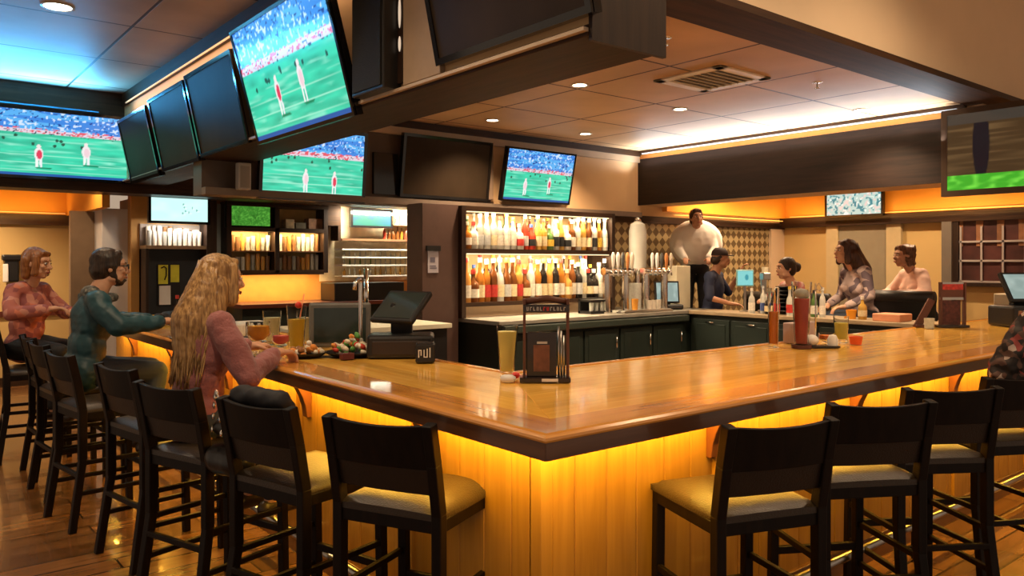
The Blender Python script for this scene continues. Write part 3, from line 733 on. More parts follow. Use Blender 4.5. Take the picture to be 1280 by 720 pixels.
# payment screen
def pos(label, x, y, z, rz, s=1.0, turn=0, drawer=True, kind='pos', name='payment_terminal', tilt=-35, bm=None, base=(.34, .30, .12), scr=(.34, .25), up=.30, dim=False):
    t = thing(name, label, 'cash register', (x, y, z), rz); t.scale = (s, s, s)
    bw, bd, bh = base
    MB().bx(-bw/2, bw/2, -bd/2, bd/2, 0, bh).build('base', black, t, bevel=.018)
    MB().bx(-bw/2+.03, bw/2-.03, -bd/2-.004, -bd/2+.01, .02, bh-.03).build('drawer', bm or mat('register_brown', (.03, .018, .013), .4, var=.1), t, bevel=.004)
    MB().beam((0, bd*.25, bh-.01), (0, .03, up+.02), .12, .05, up=(0, 1, 0)).build('stand', black, t, bevel=.01)
    sc = MB().box((0, 0, 0), (scr[0], .03, scr[1])).build('screen_housing', black, t, bevel=.008)
    sc.location = (0, 0, up); sc.rotation_euler = (R(tilt), 0, R(turn))
    if dim: MB().bx(-scr[0]/2+.02, scr[0]/2-.02, -.018, -.015, -scr[1]/2+.02, scr[1]/2-.02).build('display', mat('unlit_display', (.035, .045, .042), .12, coat=.3, var=.1), sc)
    else:
        me = screenmesh('display', scr[0]-.04, scr[1]-.04, kind, 3, 30, 20); o = bpy.data.objects.new('display', me); col.objects.link(o); o.parent = sc; o.location = (0, -.018, 0)
    return t
pos('black payment terminal with small bright screen beside the beer taps', 5.68, 4.30, 1.05, R(-30), 1.0, scr=(.30, .26), base=(.34, .22, .06), up=.20, tilt=-8)
t = MB().bx(5.86, 6.12, 4.30, 4.44, 1.051, 1.56).build('white_box', cream, bevel=.008); tag(t, 'tall pale box on the back counter in front of the white-shirted person', 'box')

# ---------------------------------------------------------------- far back bar on the left
t = thing('bottle_cabinet', 'wooden wall cabinet with glass-lit shelves of glassware below the grass television', 'cabinet', (2.52, 8.2, 0))
for a, b in ((-.68, -.62), (-.06, .0), (.62, .68)): MB().bx(a, b, -.12, .14, 1.46, 2.36).build('upright', dark_wood, t)
MB().bx(-.62, .62, -.12, .14, 1.44, 1.50).build('shelf_board', dark_woodX, t)
MB().bx(-.62, .62, -.12, .14, 1.995, 2.045).build('shelf_board', dark_woodX, t)
MB().bx(-.62, .62, -.10, .14, 1.735, 1.75).build('glass_shelf', mat('shelf_brown', (.2, .1, .05), .4, var=.1), t)
MB().bx(-.68, .68, .13, .15, 1.44, 2.36).build('back_panel', mat('lit_back', (.66, .46, .20), .5, var=.2, vscale=5), t)
MB().bx(-.68, .68, -.14, .14, 2.31, 2.36).build('top_panel', dark_woodX, t)
light('AREA', 'cabinet_light', (0, -.10, 1.99), 14, (1, .72, .35), t, 1.2, rot=(R(15), 0, 0), sizey=.03)
light('AREA', 'cabinet_light', (0, -.10, 1.43), 9, (1, .60, .22), t, 1.2, rot=(R(15), 0, 0), sizey=.03)
def glasses(x0, x1, y, z, n, rowname, group, r=.030, h=.15, pal=None):
    pal = pal or [('clear', frost), ('grey', mat('grey_glass', (.42, .42, .38), .2, trans=.3, var=.1)), ('amber', mat('amber_glass', (.70, .36, .08), .2, trans=.3, var=.1)), ('brown', mat('brown_glass', (.25, .12, .05), .2, trans=.2, var=.1))]
    for i in range(n):
        x = x0+(x1-x0)*(i+.5)/n; nm, m = random.choice(pal); hh = h*random.uniform(.8, 1.1)
        o = MB().lathe([(.001, 0), (r*.8, 0), (r, hh), (r-.003, hh), (r*.8-.003, .01), (.001, .01)], seg=12, caps=False).build('drinking_glass', m, smooth=True, auto=40)
        o.location = (x, y, z); tag(o, f'{nm} glass, {ORD[i]} from left, {rowname}', 'glass', group)
glasses(1.92, 2.44, 8.20, 1.751, 8, 'upper row, left bay of wooden cabinet', 'glasses in the wooden wall cabinet', h=.21)
glasses(2.54, 3.12, 8.20, 1.751, 9, 'upper row, right bay of wooden cabinet', 'glasses in the wooden wall cabinet', h=.21)
glasses(1.92, 2.44, 8.20, 1.501, 8, 'lower row, left bay of wooden cabinet', 'glasses in the wooden wall cabinet', h=.20)
glasses(2.54, 3.12, 8.20, 1.501, 9, 'lower row, right bay of wooden cabinet', 'glasses in the wooden wall cabinet', h=.20)
for i, (x, w, h) in enumerate(((2.62, .12, .12), (2.76, .14, .08), (2.94, .20, .14))):
    t = MB().bx(x, x+w, 8.12, 8.26, 2.046, 2.046+h).build('storage_box', mat('box_%d' % i, [(.35, .25, .14), (.12, .09, .05), (.25, .12, .06)][i], .6, var=.3, vscale=20), bevel=.004)
    tag(t, f'{["tan", "dark", "red-brown"][i]} box on top of the wooden cabinet, {ORD[i]} from the left', 'box', 'boxes on the wooden cabinet')
# glass shelf under pale TV
t = thing('glass_shelf_unit', 'shelf of stemware in a dark surround below the pale television', 'shelf', (1.25, 8.15, 0))
MB().bx(-.36, .36, -.10, .18, 1.76, 1.80).build('shelf_board', mat('tan_shelf', (.35, .24, .14), .5, var=.1), t)
MB().bx(-.36, .36, .16, .19, 1.80, 2.06).build('back_panel', mat('grey_back', (.33, .27, .22), .5, var=.1), t)
MB().bx(.33, .45, -.12, .19, 1.0, 2.36).build('upright', dark_wood, t)
MB().bx(-.36, .33, .12, .19, .9, 1.76).build('dark_panel', mat('blue_black', (.022, .025, .030), .4, var=.1), t)
MB().bx(-.36, -.33, -.1, .19, .9, 1.76).build('upright', dark_wood, t)
light('AREA', 'shelf_light', (0, -.08, 2.06), 5, (1, .9, .8), t, .6, rot=(R(15), 0, 0), sizey=.03)
glasses(.93, 1.56, 8.16, 1.801, 11, 'front row below the pale television', 'stemware below the pale television', h=.20, r=.026, pal=[('clear', frost), ('pale', mat('pale_glass', (.8, .72, .6))), ('grey', MATS['grey_glass'])])
glasses(.93, 1.56, 8.24, 1.801, 10, 'back row below the pale television', 'stemware below the pale television', h=.22, r=.026, pal=[('brown', MATS['brown_glass']), ('pale', mat('pale_glass', (.8, .72, .6)))])
t = MB().bx(1.62, 1.84, 8.30, 8.34, 1.1, 2.34).build('wall_strip', mat('pale_blue_strip', (.42, .50, .52), .4, var=.08)); tag(t, 'pale blue-grey wall strip between the two left shelf units', 'panel')
t = thing('poster', 'yellow and white poster on the dark panel between the two seated people', 'poster', (1.20, 8.25, 1.36))
MB().bx(-.13, .13, .0, .018, -.28, .22).build('board', black, t)
MB().bx(-.12, -.01, -.004, 0, -.02, .21).bx(.02, .12, -.004, 0, .0, .21).build('yellow_sheet', mat('poster_yellow', (.72, .68, .05), .5, emit=(.7, .65, .03), es=.0, var=.15), t)
MB().bx(-.11, .02, -.004, 0, -.27, -.04).build('white_sheet', paper, t)
MB().tube([(-.09, -.006, .17), (-.055, -.006, .19), (-.03, -.006, .17), (-.03, -.006, .08), (-.05, -.006, .03)], .008, 6).build('mark', black, t)
# right unit with white shelves and small bottles
t = thing('bottle_rack', 'brightly lit white bottle rack beside the brown column', 'shelf', (4.0, 8.2, 0))
MB().bx(-.80, .62, .13, .15, 1.34, 2.38).build('back_panel', mat('bright_back', (.80, .68, .45), .5, var=.15, vscale=9), t)
MB().bx(-.58, .62, -.10, .14, 1.90, 1.93).build('shelf_board', mat('shelf_brown', (.2, .1, .05)), t)
MB().bx(.23, .62, -.10, .14, 2.13, 2.15).build('shelf_board', MATS['shelf_brown'], t)
wb = MB()
for z in (1.40, 1.55, 1.66, 1.77): wb.bx(-.58, .62, -.10, .14, z, z+.02)
wb.build('white_shelf', white, t)
MB().bx(-.80, -.60, -.10, .14, 2.10, 2.38).bx(-.64, -.60, -.10, .14, 1.90, 2.10).build('side_panel', walnutX, t)
light('AREA', 'rack_light', (0, -.25, 2.30), 45, (1, .9, .68), t, 1.2, rot=(R(35), 0, 0), sizey=.05)
row(3.46, 4.60, 8.20, 1.421, 14, 'bottom tier of the bright rack by the column', 'bottles in the bright rack', ['clear', 'golden', 'clear'], .42, parts=False)
row(3.46, 4.60, 8.20, 1.571, 14, 'second tier of the bright rack by the column', 'bottles in the bright rack', ['clear', 'clear', 'green'], .30, parts=False)
row(3.46, 4.60, 8.20, 1.681, 14, 'third tier of the bright rack by the column', 'bottles in the bright rack', ['clear', 'clear'], .28, parts=False)
row(4.24, 4.60, 8.20, 2.151, 5, 'top tier of the bright rack by the column', 'bottles in the bright rack', ['green', 'clear', 'golden'], .62, parts=False)
row(4.10, 4.60, 8.20, 1.931, 7, 'fourth tier of the bright rack by the column', 'bottles in the bright rack', ['amber', 'brown', 'red', 'clear'], .60, parts=False)
# dark counter on far back bar
t = thing('rear_counter', 'dark counter along the far wall behind the left bar', 'counter')
MB().bx(1.86, 5.0, 7.6, 8.33, 1.04, 1.09).build('countertop', MATS['red_brown_rail'], t, bevel=.005)
MB().bx(1.88, 5.0, 7.66, 8.30, .0, 1.04).build('cabinet_body', green_cab, t)
t = MB().bx(3.10, 4.15, 7.68, 8.1, 1.091, 1.33).build('warming_cabinet', black, bevel=.01); tag(t, 'black box appliance on the rear counter beside the steel post', 'appliance')
# inner low station behind left bar with cream shelf and monitors
t = thing('service_station', 'low dark service station with a cream top strip inside the left bar', 'counter')
MB().bx(.98, 2.35, 3.9, 4.55, 1.03, 1.07).build('countertop', mat('cream_strip', (.62, .60, .46), .4, var=.05), t, bevel=.004)
MB().bx(1.0, 2.33, 3.95, 4.50, 0, 1.03).build('cabinet_body', black, t)
MB().tube([(1.62, 4.1, 1.07), (1.62, 4.1, 1.55)], .02, 12).build('post', chrome, t, smooth=True)

# ---------------------------------------------------------------- fixtures
def downlight(x, y, z, label, e=150, spot=125, group='recessed downlights in the ceiling', rr=.055):
    t = thing('ceiling_downlight', label, 'ceiling light', (x, y, z), 0, group)
    MB().lathe([(rr, 0), (rr+.02, 0), (rr+.02, -.006), (rr, -.006), (rr, 0)], seg=24, caps=False).build('trim_ring', mat('light_trim', (.6, .5, .38), .4, var=.03), t, smooth=True)
    MB().lathe([(.001, -.004), (rr, -.004), (rr, -.001), (.001, -.001)], seg=24).build('lens', lampm, t)
    light('SPOT', 'spot', (0, 0, -.02), e, WARM, t, .04, spot=spot, blend=.8)
    return t
downlight(2.76, 2.73, 3.0, 'recessed downlight nearest the end of the wooden soffit')
downlight(3.16, 4.38, 3.0, 'recessed downlight above the large switched-off back television')
downlight(4.45, 4.40, 3.0, 'recessed downlight above the tilted television over the bottles')
downlight(4.15, 2.86, 3.0, 'recessed downlight below the air vent, middle of the tray ceiling')
downlight(5.47, 1.84, 3.0, 'recessed downlight in the pale lit strip near the right soffit')
downlight(-.54, 4.69, 3.44, 'recessed downlight in the blue-lit ceiling at top left', e=70, rr=.09)
# unseen lights added over the stools and at far left, outside the camera's view
for i, (x, y, z) in enumerate(((-.55, 2.6, 3.44), (-.55, .9, 3.44), (1.6, -.35, 4.05), (3.4, -.35, 4.05), (-2.6, 6.4, 3.44))):
    downlight(x, y, z, ['added unseen downlight over the left stools, nearer the camera', 'added unseen downlight over the bar corner stools', 'added unseen downlight above the right stools near the corner', 'added unseen downlight above the right stools at the far end', 'added unseen downlight beyond the far left end of the bar'][i], e=115 if z > 4 else 70, spot=145)
# light in the rear rooms
def pend(x, y, z, e, label, c=WARM):
    t = downlight(x, y, z, label, e, 140, 'recessed downlights in the rear rooms')
    return t
pend(-.8, 9.3, 2.75, 190, 'recessed downlight in the rear room above the yellow wall')
pend(.1, 8.2, 2.75, 40, 'recessed downlight in the rear room by the white pier')
pend(1.6, 6.6, 2.75, 60, 'recessed downlight in the passage before the pale television')
pend(3.6, 6.6, 2.75, 60, 'recessed downlight in the passage before the bright rack')
pend(8.3, 3.9, 3.0, 100, 'recessed downlight before the right wall by the speckled television')
pend(8.3, 2.4, 3.0, 100, 'recessed downlight before the right wall between the seated people')
pend(6.9, 3.7, 3.0, 70, 'added unseen downlight brightening the white-shirted person and the bartender')  # hidden light added to brighten the white shirt and the cap
pend(7.2, 4.4, 3.0, 100, 'recessed downlight before the lattice tile backsplash')
# cove strips; the white and blue ones are added to tint the ceiling
def cove(name, label, x0, x1, y0, y1, z, e, c, rot, sx, sy, loc, spread=None):
    t = MB().bx(x0, x1, y0, y1, z, z+.012).build('cove_light', mat('cove_'+name, c, .5, emit=c, es=.06 if name == 'blue' else .25)); tag(t, label, 'light strip')
    light('AREA', 'cove_glow', loc, e, c, t, sx, rot=rot, sizey=sy, spread=spread)
    return t
cove('white', 'added cool white strip whitening the ceiling above the right soffit', 5.915, 5.93, 1.2, 4.9, 2.955, 42, (.85, .92, 1.0), (R(180), R(-20), 0), .10, 3.6, (5.80, 3.05, 2.68), 145)  # added strip that makes the white patch on the ceiling
cove('blue', 'added blue strip imitating television light on the ceiling at far left', -2.2, .3, 7.56, 7.58, 3.20, 95, (.08, .48, 1.0), (R(180+34), 0, 0), 2.8, .05, (-1.2, 7.40, 3.14), 140)  # added strip for the blue television light reflected on the ceiling
# orange coves on wall tops
cove('amber1', 'amber light strip washing the orange band on the right wall', 9.08, 9.10, 0, 4.8, 2.27, 10, (1, .55, .15), (R(180), R(15), 0), .04, 4.6, (8.95, 2.4, 2.22))
cove('amber2', 'amber light strip washing the orange band on the back wall', 6.5, 9.0, 4.86, 4.88, 2.21, 6, (1, .55, .15), (R(180-15), 0, 0), 2.4, .04, (7.8, 4.76, 2.20))
cove('amber3', 'amber light strip washing the orange band in the left rear room', -3.5, .4, 10.08, 10.1, 2.24, 10, (1, .55, .15), (R(180-15), 0, 0), 3.6, .04, (-1.5, 9.9, 2.2))
cove('amber4', 'amber light strip under the soffit trim above the dark televisions', .50, .51, .6, 7.3, 3.285, 7, (1, .62, .32), (0, R(-40), 0), .04, 6.6, (.46, 3.9, 3.27))

# air vent
t = thing('air_vent', 'square white louvred air vent in the ceiling above the bar', 'vent', (3.40, 1.95, 3.0))
g = MB()
for s in (-1, 1): g.bx(-.31, .31, s*.27-.04, s*.27+.04, -.014, 0).bx(s*.27-.04, s*.27+.04, -.31, .31, -.014, 0)
vw = mat('vent_white', (.80, .72, .60), .4, var=.05)
g.build('frame', vw, t, bevel=.003)
for k in range(7): MB().box((0, -.19+k*.063, -.010), (.46, .045, .003), (R(35), 0, 0)).build('louvre', vw, t)
MB().bx(-.23, .23, -.23, .23, -.004, -.001).build('backing', mat('vent_dark', (.35, .28, .2), .6), t)
for (x, y, l) in ((2.27, 1.45, 'small ceiling sprinkler just right of the soffit end'), (4.14, 1.51, 'small ceiling sprinkler beyond the air vent')):
    t = thing('sprinkler', l, 'sprinkler', (x, y, 3.003), 0, 'ceiling sprinklers')
    MB().lathe([(.001, -.008), (.035, -.008), (.04, 0), (.001, 0)], seg=18).build('flange', chrome, t, smooth=True)
    MB().lathe([(.001, -.05), (.02, -.05), (.02, -.045), (.006, -.04), (.006, -.008), (.001, -.008)], seg=12).build('nozzle', chrome, t, smooth=True)

# ---------------------------------------------------------------- people
def remesh(g, name, m, parent, voxel=.008, smooth=3, disp=0, dsize=.12):
    o = g.build(name, m, parent)
    r = o.modifiers.new('r', 'REMESH'); r.mode = 'VOXEL'; r.voxel_size = voxel
    if disp:
        tx = bpy.data.textures.new('folds', 'CLOUDS'); tx.noise_scale = dsize; tx.noise_depth = 2
        d = o.modifiers.new('d', 'DISPLACE'); d.texture = tx; d.strength = disp; d.mid_level = .5
    s = o.modifiers.new('s', 'SMOOTH'); s.iterations = smooth; s.factor = .5
    dg = bpy.context.evaluated_depsgraph_get(); dg.update()
    me = bpy.data.meshes.new_from_object(o.evaluated_get(dg))
    old = o.data; o.modifiers.clear(); o.data = me; me.name = name
    if len(me.materials) == 0: me.materials.append(m)
    for p in me.polygons: p.use_smooth = True
    return o
skin_l = mat('skin_light', (.62, .33, .20), .5, var=.06, vscale=20)
skin_m = mat('skin_warm', (.50, .24, .13), .5, var=.06, vscale=20)
eyew = mat('eye_white', (.7, .66, .6), .3); eyed = mat('eye_dark', (.02, .012, .008), .2)
lipm = mat('lips', (.42, .11, .08), .4, var=.05)
def spotted(name, base, spots, scale):
    m = mat(name, base, .75); nt = m.node_tree; b = nt.nodes['Principled BSDF']
    v = nt.nodes.new('ShaderNodeTexVoronoi'); v.inputs['Scale'].default_value = scale
    r = nt.nodes.new('ShaderNodeValToRGB'); r.color_ramp.interpolation = 'CONSTANT'
    els = r.color_ramp.elements; els[0].color = (*base, 1); els[1].position = .42; els[1].color = (*spots[0], 1)
    for i, c in enumerate(spots[1:]): e = els.new(.62+.13*i); e.color = (*c, 1)
    sx = nt.nodes.new('ShaderNodeSeparateColor'); nt.links.new(v.outputs['Color'], sx.inputs[0]); nt.links.new(sx.outputs[0], r.inputs[0]); nt.links.new(r.outputs[0], b.inputs['Base Color'])
    tc = nt.nodes['Texture Coordinate'] if 'Texture Coordinate' in nt.nodes else nt.nodes.new('ShaderNodeTexCoord'); nt.links.new(tc.outputs['Object'], v.inputs['Vector'])
    return m
def hand(g, w, d, palm_n, curl, side, s=1.0):
    """w wrist, d direction, palm_n normal of the palm (palm side), side +1/-1 thumb side"""
    d = Vector(d).normalized(); n = Vector(palm_n); n = (n-d*n.dot(d)).normalized(); t = d.cross(n)*side
    w = Vector(w)
    g.cap(w-d*.01, w+d*.035, .023*s, .024*s)
    for k in range(4): 
        off = (k-1.5)*.019*s
        base = w+d*.078*s-t*off; g.cap(w+d*.02-t*off*.6, base, .014*s, .0115*s, 10)
        L = [.040, .045, .042, .033][k]*s
        p = base; a = .2
        for j in range(3):
            a += curl*[.6, 1.0, .7][j]
            q = p+(d*math.cos(a)+n*math.sin(a))*L*[1, .65, .5][j]
            g.cap(p, q, .0095*s, .0085*s, 8); p = q
    b = w+d*.025+t*.022*s; q = b+(d*.6+t*.7+n*.25).normalized()*.04*s; g.cap(b, q, .0125*s, .0105*s, 8)
    q2 = q+(d*.85+t*.15+n*.45*(.3+curl)).normalized()*.032*s; g.cap(q, q2, .0105*s, .009*s, 8)
def person(label, loc, rz, top, legs_m, hair_m, hair, skin=skin_l, scale=1, seat=.75, lean=8, yaw=0, pitch=0, arms=None, female=True, standing=False, vox=.008, glasses_=False, sleeve=1.0, wide=1.0, fold=.022, ankle_z=.30, short=False, ground=0, smile=False, topname='sweater', hairlen=.45, dome=False, hs=1.0):
    root = thing('person', label, 'person', (loc[0], loc[1], ground), rz); root.scale = (scale,)*3
    hz = (seat+.09) if not standing else .95
    hip = Vector((0, 0, hz)); RL = Matrix.Rotation(R(-lean), 3, 'X')
    T = lambda p: hip+RL @ Vector(p)
    sw = (.165 if female else .19)*wide
    sh = .47; 
    body = MB(); cl = MB(); tr = MB()
    def torso(g, e):
        w = .155 if female else .17
        g.ell(T((0, 0, .0)), (w*1.05*wide+e, .115+e, .13+e)).ell(T((0, .005, .14)), (.128*wide+e+(0 if female else .02), .10+e, .15+e))
        g.ell(T((0, .0, .31)), (.15*wide+e, .108+e, .17+e)).cap(T((-sw+.03, -.01, sh-.035)), T((sw-.03, -.01, sh-.035)), .060+e, .060+e)
        if female: g.ell(T((-.065, .075, .30)), (.06+e, .05+e, .06+e)).ell(T((.065, .075, .30)), (.06+e, .05+e, .06+e))
    torso(body, -.004); torso(cl, .010)
    if dome: cl.ell(T((0, -.06, .27)), (.34, .24, .32), RL)
    cl.cap(T((-.06, -.01, sh-.01)), T((.06, -.01, sh-.01)), .055, .055)
    neck = T((0, -.005, sh)); headc = T((0, .045, sh+.19))
    body.cap(neck, headc+Vector((0, -.02, -.06)), .055 if female else .062, .052)
    for s in (-1, 1):
        A = (arms or {}).get(s, None)
        shp = T((s*(sw-.008), -.01, sh-.055))
        if A is None: el, wr, hd, pn, cu = T((s*(sw+.05), .04, .22)), Vector((s*.14, .30, hz+.10)), (-.3*s, 1, -.1), (0, 0, -1), .5
        else: el, wr, hd, pn, cu = Vector(A[0]), Vector(A[1]), A[2], A[3], A[4]
        body.cap(shp, el, .046, .036).cap(el, wr, .037, .024)
        cl.cap(shp, el, .059*(1.06 if sleeve > 1 else 1), .052*sleeve)
        if not short: cl.cap(el, el+(wr-el)*.86, .052*sleeve, .040*sleeve)
        hand(body, wr, hd, pn, cu, s if pn[2] < .5 else -s)
    for s in (-1, 1):
        hp = Vector((s*.085, 0, hz-.005))
        if standing: kn = Vector((s*.095, .02, .50)); an = Vector((s*.10, -.01, .09)); ft = Vector((0, 1, 0))
        else: kn = Vector((s*.10, .42, hz-.03)); an = Vector((s*.10, .36, ankle_z+.08)); ft = Vector((0, 1, -.1))
        body.cap(hp, kn, .078, .052).cap(kn, an, .052, .034)
        tr.cap(hp, kn, .095, .068).cap(kn, an+(kn-an)*.08, .066, .050)
        body.cap(an+Vector((0, -.02, -.04)), an+Vector((0, .13, -.05)), .032, .028)
        MB().cap(an+Vector((0, -.03, -.045)), an+Vector((0, .15, -.055)), .042, .036).build('shoe', mat('dark_shoe', (.03, .02, .015), .4, var=.1), root, smooth=True)
    tr.ell(hip+Vector((0, 0, -.02)), (.18, .14, .11))
    # head
    HM = RL.copy() @ Matrix.Rotation(R(lean*.8), 3, 'X') @ Matrix.Rotation(R(yaw), 3, 'Z') @ Matrix.Rotation(R(-pitch), 3, 'X')
    h = lambda x, y, z: headc+HM @ Vector((x, y, z))
    body.ell(h(0, -.012, .025), (.074, .094, .086), HM)
    body.ell(h(0, .026, -.035), (.060, .060, .082), HM)
    body.ell(h(0, .050, -.092), (.030, .030, .026), HM)
    body.ell(h(0, .060, .030), (.056, .030, .030), HM)
    body.cap(h(0, .088, .012), h(0, .108, -.028), .009, .014).ell(h(0, .094, -.033), (.018, .014, .010), HM)
    for s in (-1, 1):
        body.ell(h(s*.036, .072, -.022), (.020, .016, .018), HM); body.ell(h(s*.076, -.006, -.008), (.008, .018, .028), HM)
        body.ell(h(s*.045, .02, -.068), (.022, .045, .025), HM)
    body.ell(h(0, .088, -.064), (.022, .012, .008), HM)
    bo = remesh(body, 'body', skin, root, vox*.85, 2)
    remesh(cl, topname, top, root, vox, 3, fold, .10)
    remesh(tr, 'trousers', legs_m, root, vox, 3, .012, .12)
    for s in (-1, 1):
        e = MB().ell(h(s*.030, .0835, .006), (.013, .009, .008), HM, 12, 8).build('eye', eyew, root, smooth=True)
        MB().ell(h(s*.030, .0905, .006), (.0065, .004, .0065), HM, 10, 6).build('iris', eyed, e, smooth=True)
        MB().cap(h(s*.016, .094, .027), h(s*.046, .082, .029), .0045, .003, 6).build('eyebrow', hair_m, root, smooth=True)
    MB().cap(h(-.019, .0945, -.062), h(.019, .0945, -.062), .0045, .0045, 8).cap(h(-.014, .093, -.069), h(.014, .093, -.069), .0045, .0045, 8).build('lips', lipm, root, smooth=True)
    # hair
    g = MB(); extra = None
    if hair != 'cap':
        g.ell(h(0, -.022, .040), (.086, .100, .090), HM)
        g.ell(h(0, -.05, -.01), (.080, .072, .085), HM)
    rr = random.Random(hash(label) % 1000 if False else len(label))
    if hair == 'short':
        for s in (-1, 1): g.ell(h(s*.072, -.015, .015), (.014, .040, .045), HM)
        g.cap(h(-.03, .055, .085), h(.04, .055, .088), .022, .022)
    if hair == 'beard':
        for s in (-1, 1): g.ell(h(s*.070, -.012, .018), (.016, .042, .050), HM).ell(h(s*.064, .012, -.035), (.010, .022, .035), HM)
        g.cap(h(-.03, .050, .088), h(.04, .045, .092), .024, .020).ell(h(0, .046, -.096), (.036, .036, .026), HM).ell(h(.0, .082, -.084), (.022, .016, .010), HM)
        for s in (-1, 1): g.cap(h(s*.062, .012, -.03), h(s*.045, .04, -.085), .014, .018)
        g.cap(h(-.022, .094, -.050), h(.022, .094, -.050), .006, .006)
    if hair == 'bob':
        for s in (-1, 1): g.cap(h(s*.070, .030, .045), h(s*.075, .030, -.075), .024, .030).cap(h(s*.06, -.05, .02), h(s*.055, -.05, -.10), .045, .035)
        g.cap(h(-.045, .052, .080), h(.035, .056, .080), .022, .020).ell(h(0, -.06, -.06), (.075, .045, .06), HM)
    if hair in ('long', 'brunette'):
        for s in (-1, 1): g.cap(h(s*.068, .028, .060), h(s*.082, .015, -.10), .024, .032)
        g.cap(h(-.04, .045, .088), h(.04, .045, .088), .020, .020)
        end = headc+RL @ Vector((0, -.105, -hairlen-.10))
        mid = headc+RL @ Vector((0, -.115, -.22))
        g.cap(h(0, -.055, .0), mid, .088, .105).cap(mid, end, .105, .055)
        for s in (-1, 1):
            g.cap(h(s*.055, -.04, -.03), mid+Vector((s*.085, .03, -.03)), .06, .055)
            g.cap(mid+Vector((s*.08, .03, -.03)), end+Vector((s*.06, .04, .10)), .055, .03)
    if hair == 'curly':
        for k in range(46):
            a = rr.uniform(0, 2*PI); z = rr.uniform(-.10, .11); r_ = .075
            if math.sin(a) > .35 and z < .05: continue
            g.ell(h(math.cos(a)*r_, math.sin(a)*.085-.02, z), (.026, .026, .026), seg=8, rings=6)
    if hair == 'bun':
        g.ell(h(0, -.135, .01), (.050, .050, .055), HM)
        for s in (-1, 1): g.ell(h(s*.068, .0, .02), (.016, .045, .05), HM)
    if hair == 'updo':
        for s in (-1, 1): g.ell(h(s*.068, .0, .02), (.018, .05, .055), HM)
        g.ell(h(0, -.05, .09), (.06, .06, .05), HM)
    if hair == 'cap':
        g.ell(h(0, -.055, -.02), (.074, .060, .062), HM)
        for s in (-1, 1): g.ell(h(s*.070, -.02, .0), (.012, .035, .035), HM)
        c = MB().lathe([(.001, .115), (.05, .105), (.080, .070), (.090, .02), (.088, .018)], (0, 0, 0), 24, 1, 1.12, caps=False)
        c.ell((0, .10, .022), (.065, .075, .008))
        c.v = [tuple(h(x, y-.008, z+.012)) for x, y, z in c.v]
        c.build('cap', mat('dark_cap', (.035, .018, .016), .7, var=.1), root, smooth=True)
    ho = remesh(g, 'hair', hair_m, root, vox*.9, 2, .012 if hair != 'curly' else .02, .04)
    if hair in ('long', 'brunette'):
        st = MB()
        for k in range(150):
            a = rr.uniform(-1, 1); s0 = h(a*.082, -.05-.055*math.cos(a*1.4), rr.uniform(-.02, .10)*(1-abs(a)*.3))
            mid = headc+RL @ Vector((a*.135, -.19+.09*abs(a)**1.5+rr.uniform(-.015, .012), -.20+rr.uniform(-.05, .03)))
            en = headc+RL @ Vector((a*.11+rr.uniform(-.02, .02), -.175+.06*abs(a), -hairlen-.06+rr.uniform(-.10, .10)))
            pts = []; ph = rr.uniform(0, 6)
            for q in range(13):
                t = q/12; p = (s0*(1-t)**2+mid*2*t*(1-t)*1.0+en*t*t)
                p = p+Vector((math.sin(ph+t*9)*.008*t, math.cos(ph+t*8)*.006*t, 0)); pts.append(p)
            st.tube(pts, [.007*(1-.6*(q/12)) for q in range(13)], 6)
        st.build('hair_strands', hair_m, root, smooth=True)
    if glasses_:
        g = MB()
        for s in (-1, 1):
            g.tube([h(s*.033+.022*math.cos(a), .103, .004+.015*math.sin(a)) for a in [2*PI*k/14 for k in range(15)]], .003, 6, caps=False)
            g.tube([h(s*.055, .100, .008), h(s*.076, .05, .010), h(s*.080, -.005, .006)], .003, 6)
        g.tube([h(-.012, .104, .006), h(.012, .104, .006)], .003, 6); g.build('spectacles', black, root, smooth=True)
    return root, h, T
def hairmat(name, c1, c2):
    m = mat(name, c1, .42); nt = m.node_tree; b = nt.nodes['Principled BSDF']
    mp = nt.nodes.new('ShaderNodeMapping'); mp.inputs['Scale'].default_value = (60, 60, 5); nt.links.new(nt.nodes['Texture Coordinate'].outputs['Object'], mp.inputs[0])
    n = nt.nodes.new('ShaderNodeTexNoise'); n.inputs['Scale'].default_value = 1.5; n.inputs['Detail'].default_value = 3; nt.links.new(mp.outputs[0], n.inputs['Vector'])
    r = nt.nodes.new('ShaderNodeValToRGB'); r.color_ramp.elements[0].position = .35; r.color_ramp.elements[1].position = .68
    r.color_ramp.elements[0].color = (*c1, 1); r.color_ramp.elements[1].color = (*c2, 1)
    nt.links.new(n.outputs['Fac'], r.inputs[0]); nt.links.new(r.outputs[0], b.inputs['Base Color'])
    bp = nt.nodes.new('ShaderNodeBump'); bp.inputs['Strength'].default_value = .6; bp.inputs['Distance'].default_value = .006
    nt.links.new(n.outputs['Fac'], bp.inputs['Height']); nt.links.new(bp.outputs[0], b.inputs['Normal'])
    return m
blonde = hairmat('blonde_hair', (.20, .10, .035), (.55, .33, .13))
rust = hairmat('rust_hair', (.16, .05, .012), (.36, .14, .04))
darkh = hairmat('dark_hair', (.015, .008, .005), (.05, .025, .012))
brownh = hairmat('brown_hair', (.035, .012, .006), (.10, .038, .018))
curlh = hairmat('curl_hair', (.08, .035, .015), (.22, .10, .05))
jeans = mat('dark_jeans', (.03, .04, .06), .8, var=.15, vscale=10)
mauve = mat('mauve_knit', (.30, .105, .10), .85, var=.12, vscale=6, bump=.4, bscale=90, sheen=.3)
teal = mat('teal_jacket', (.016, .060, .075), .5, var=.25, vscale=5, bump=.2, bscale=30)
pinkf = spotted('pink_floral', (.42, .13, .10), [(.55, .24, .18), (.62, .20, .12), (.30, .09, .09)], 22)
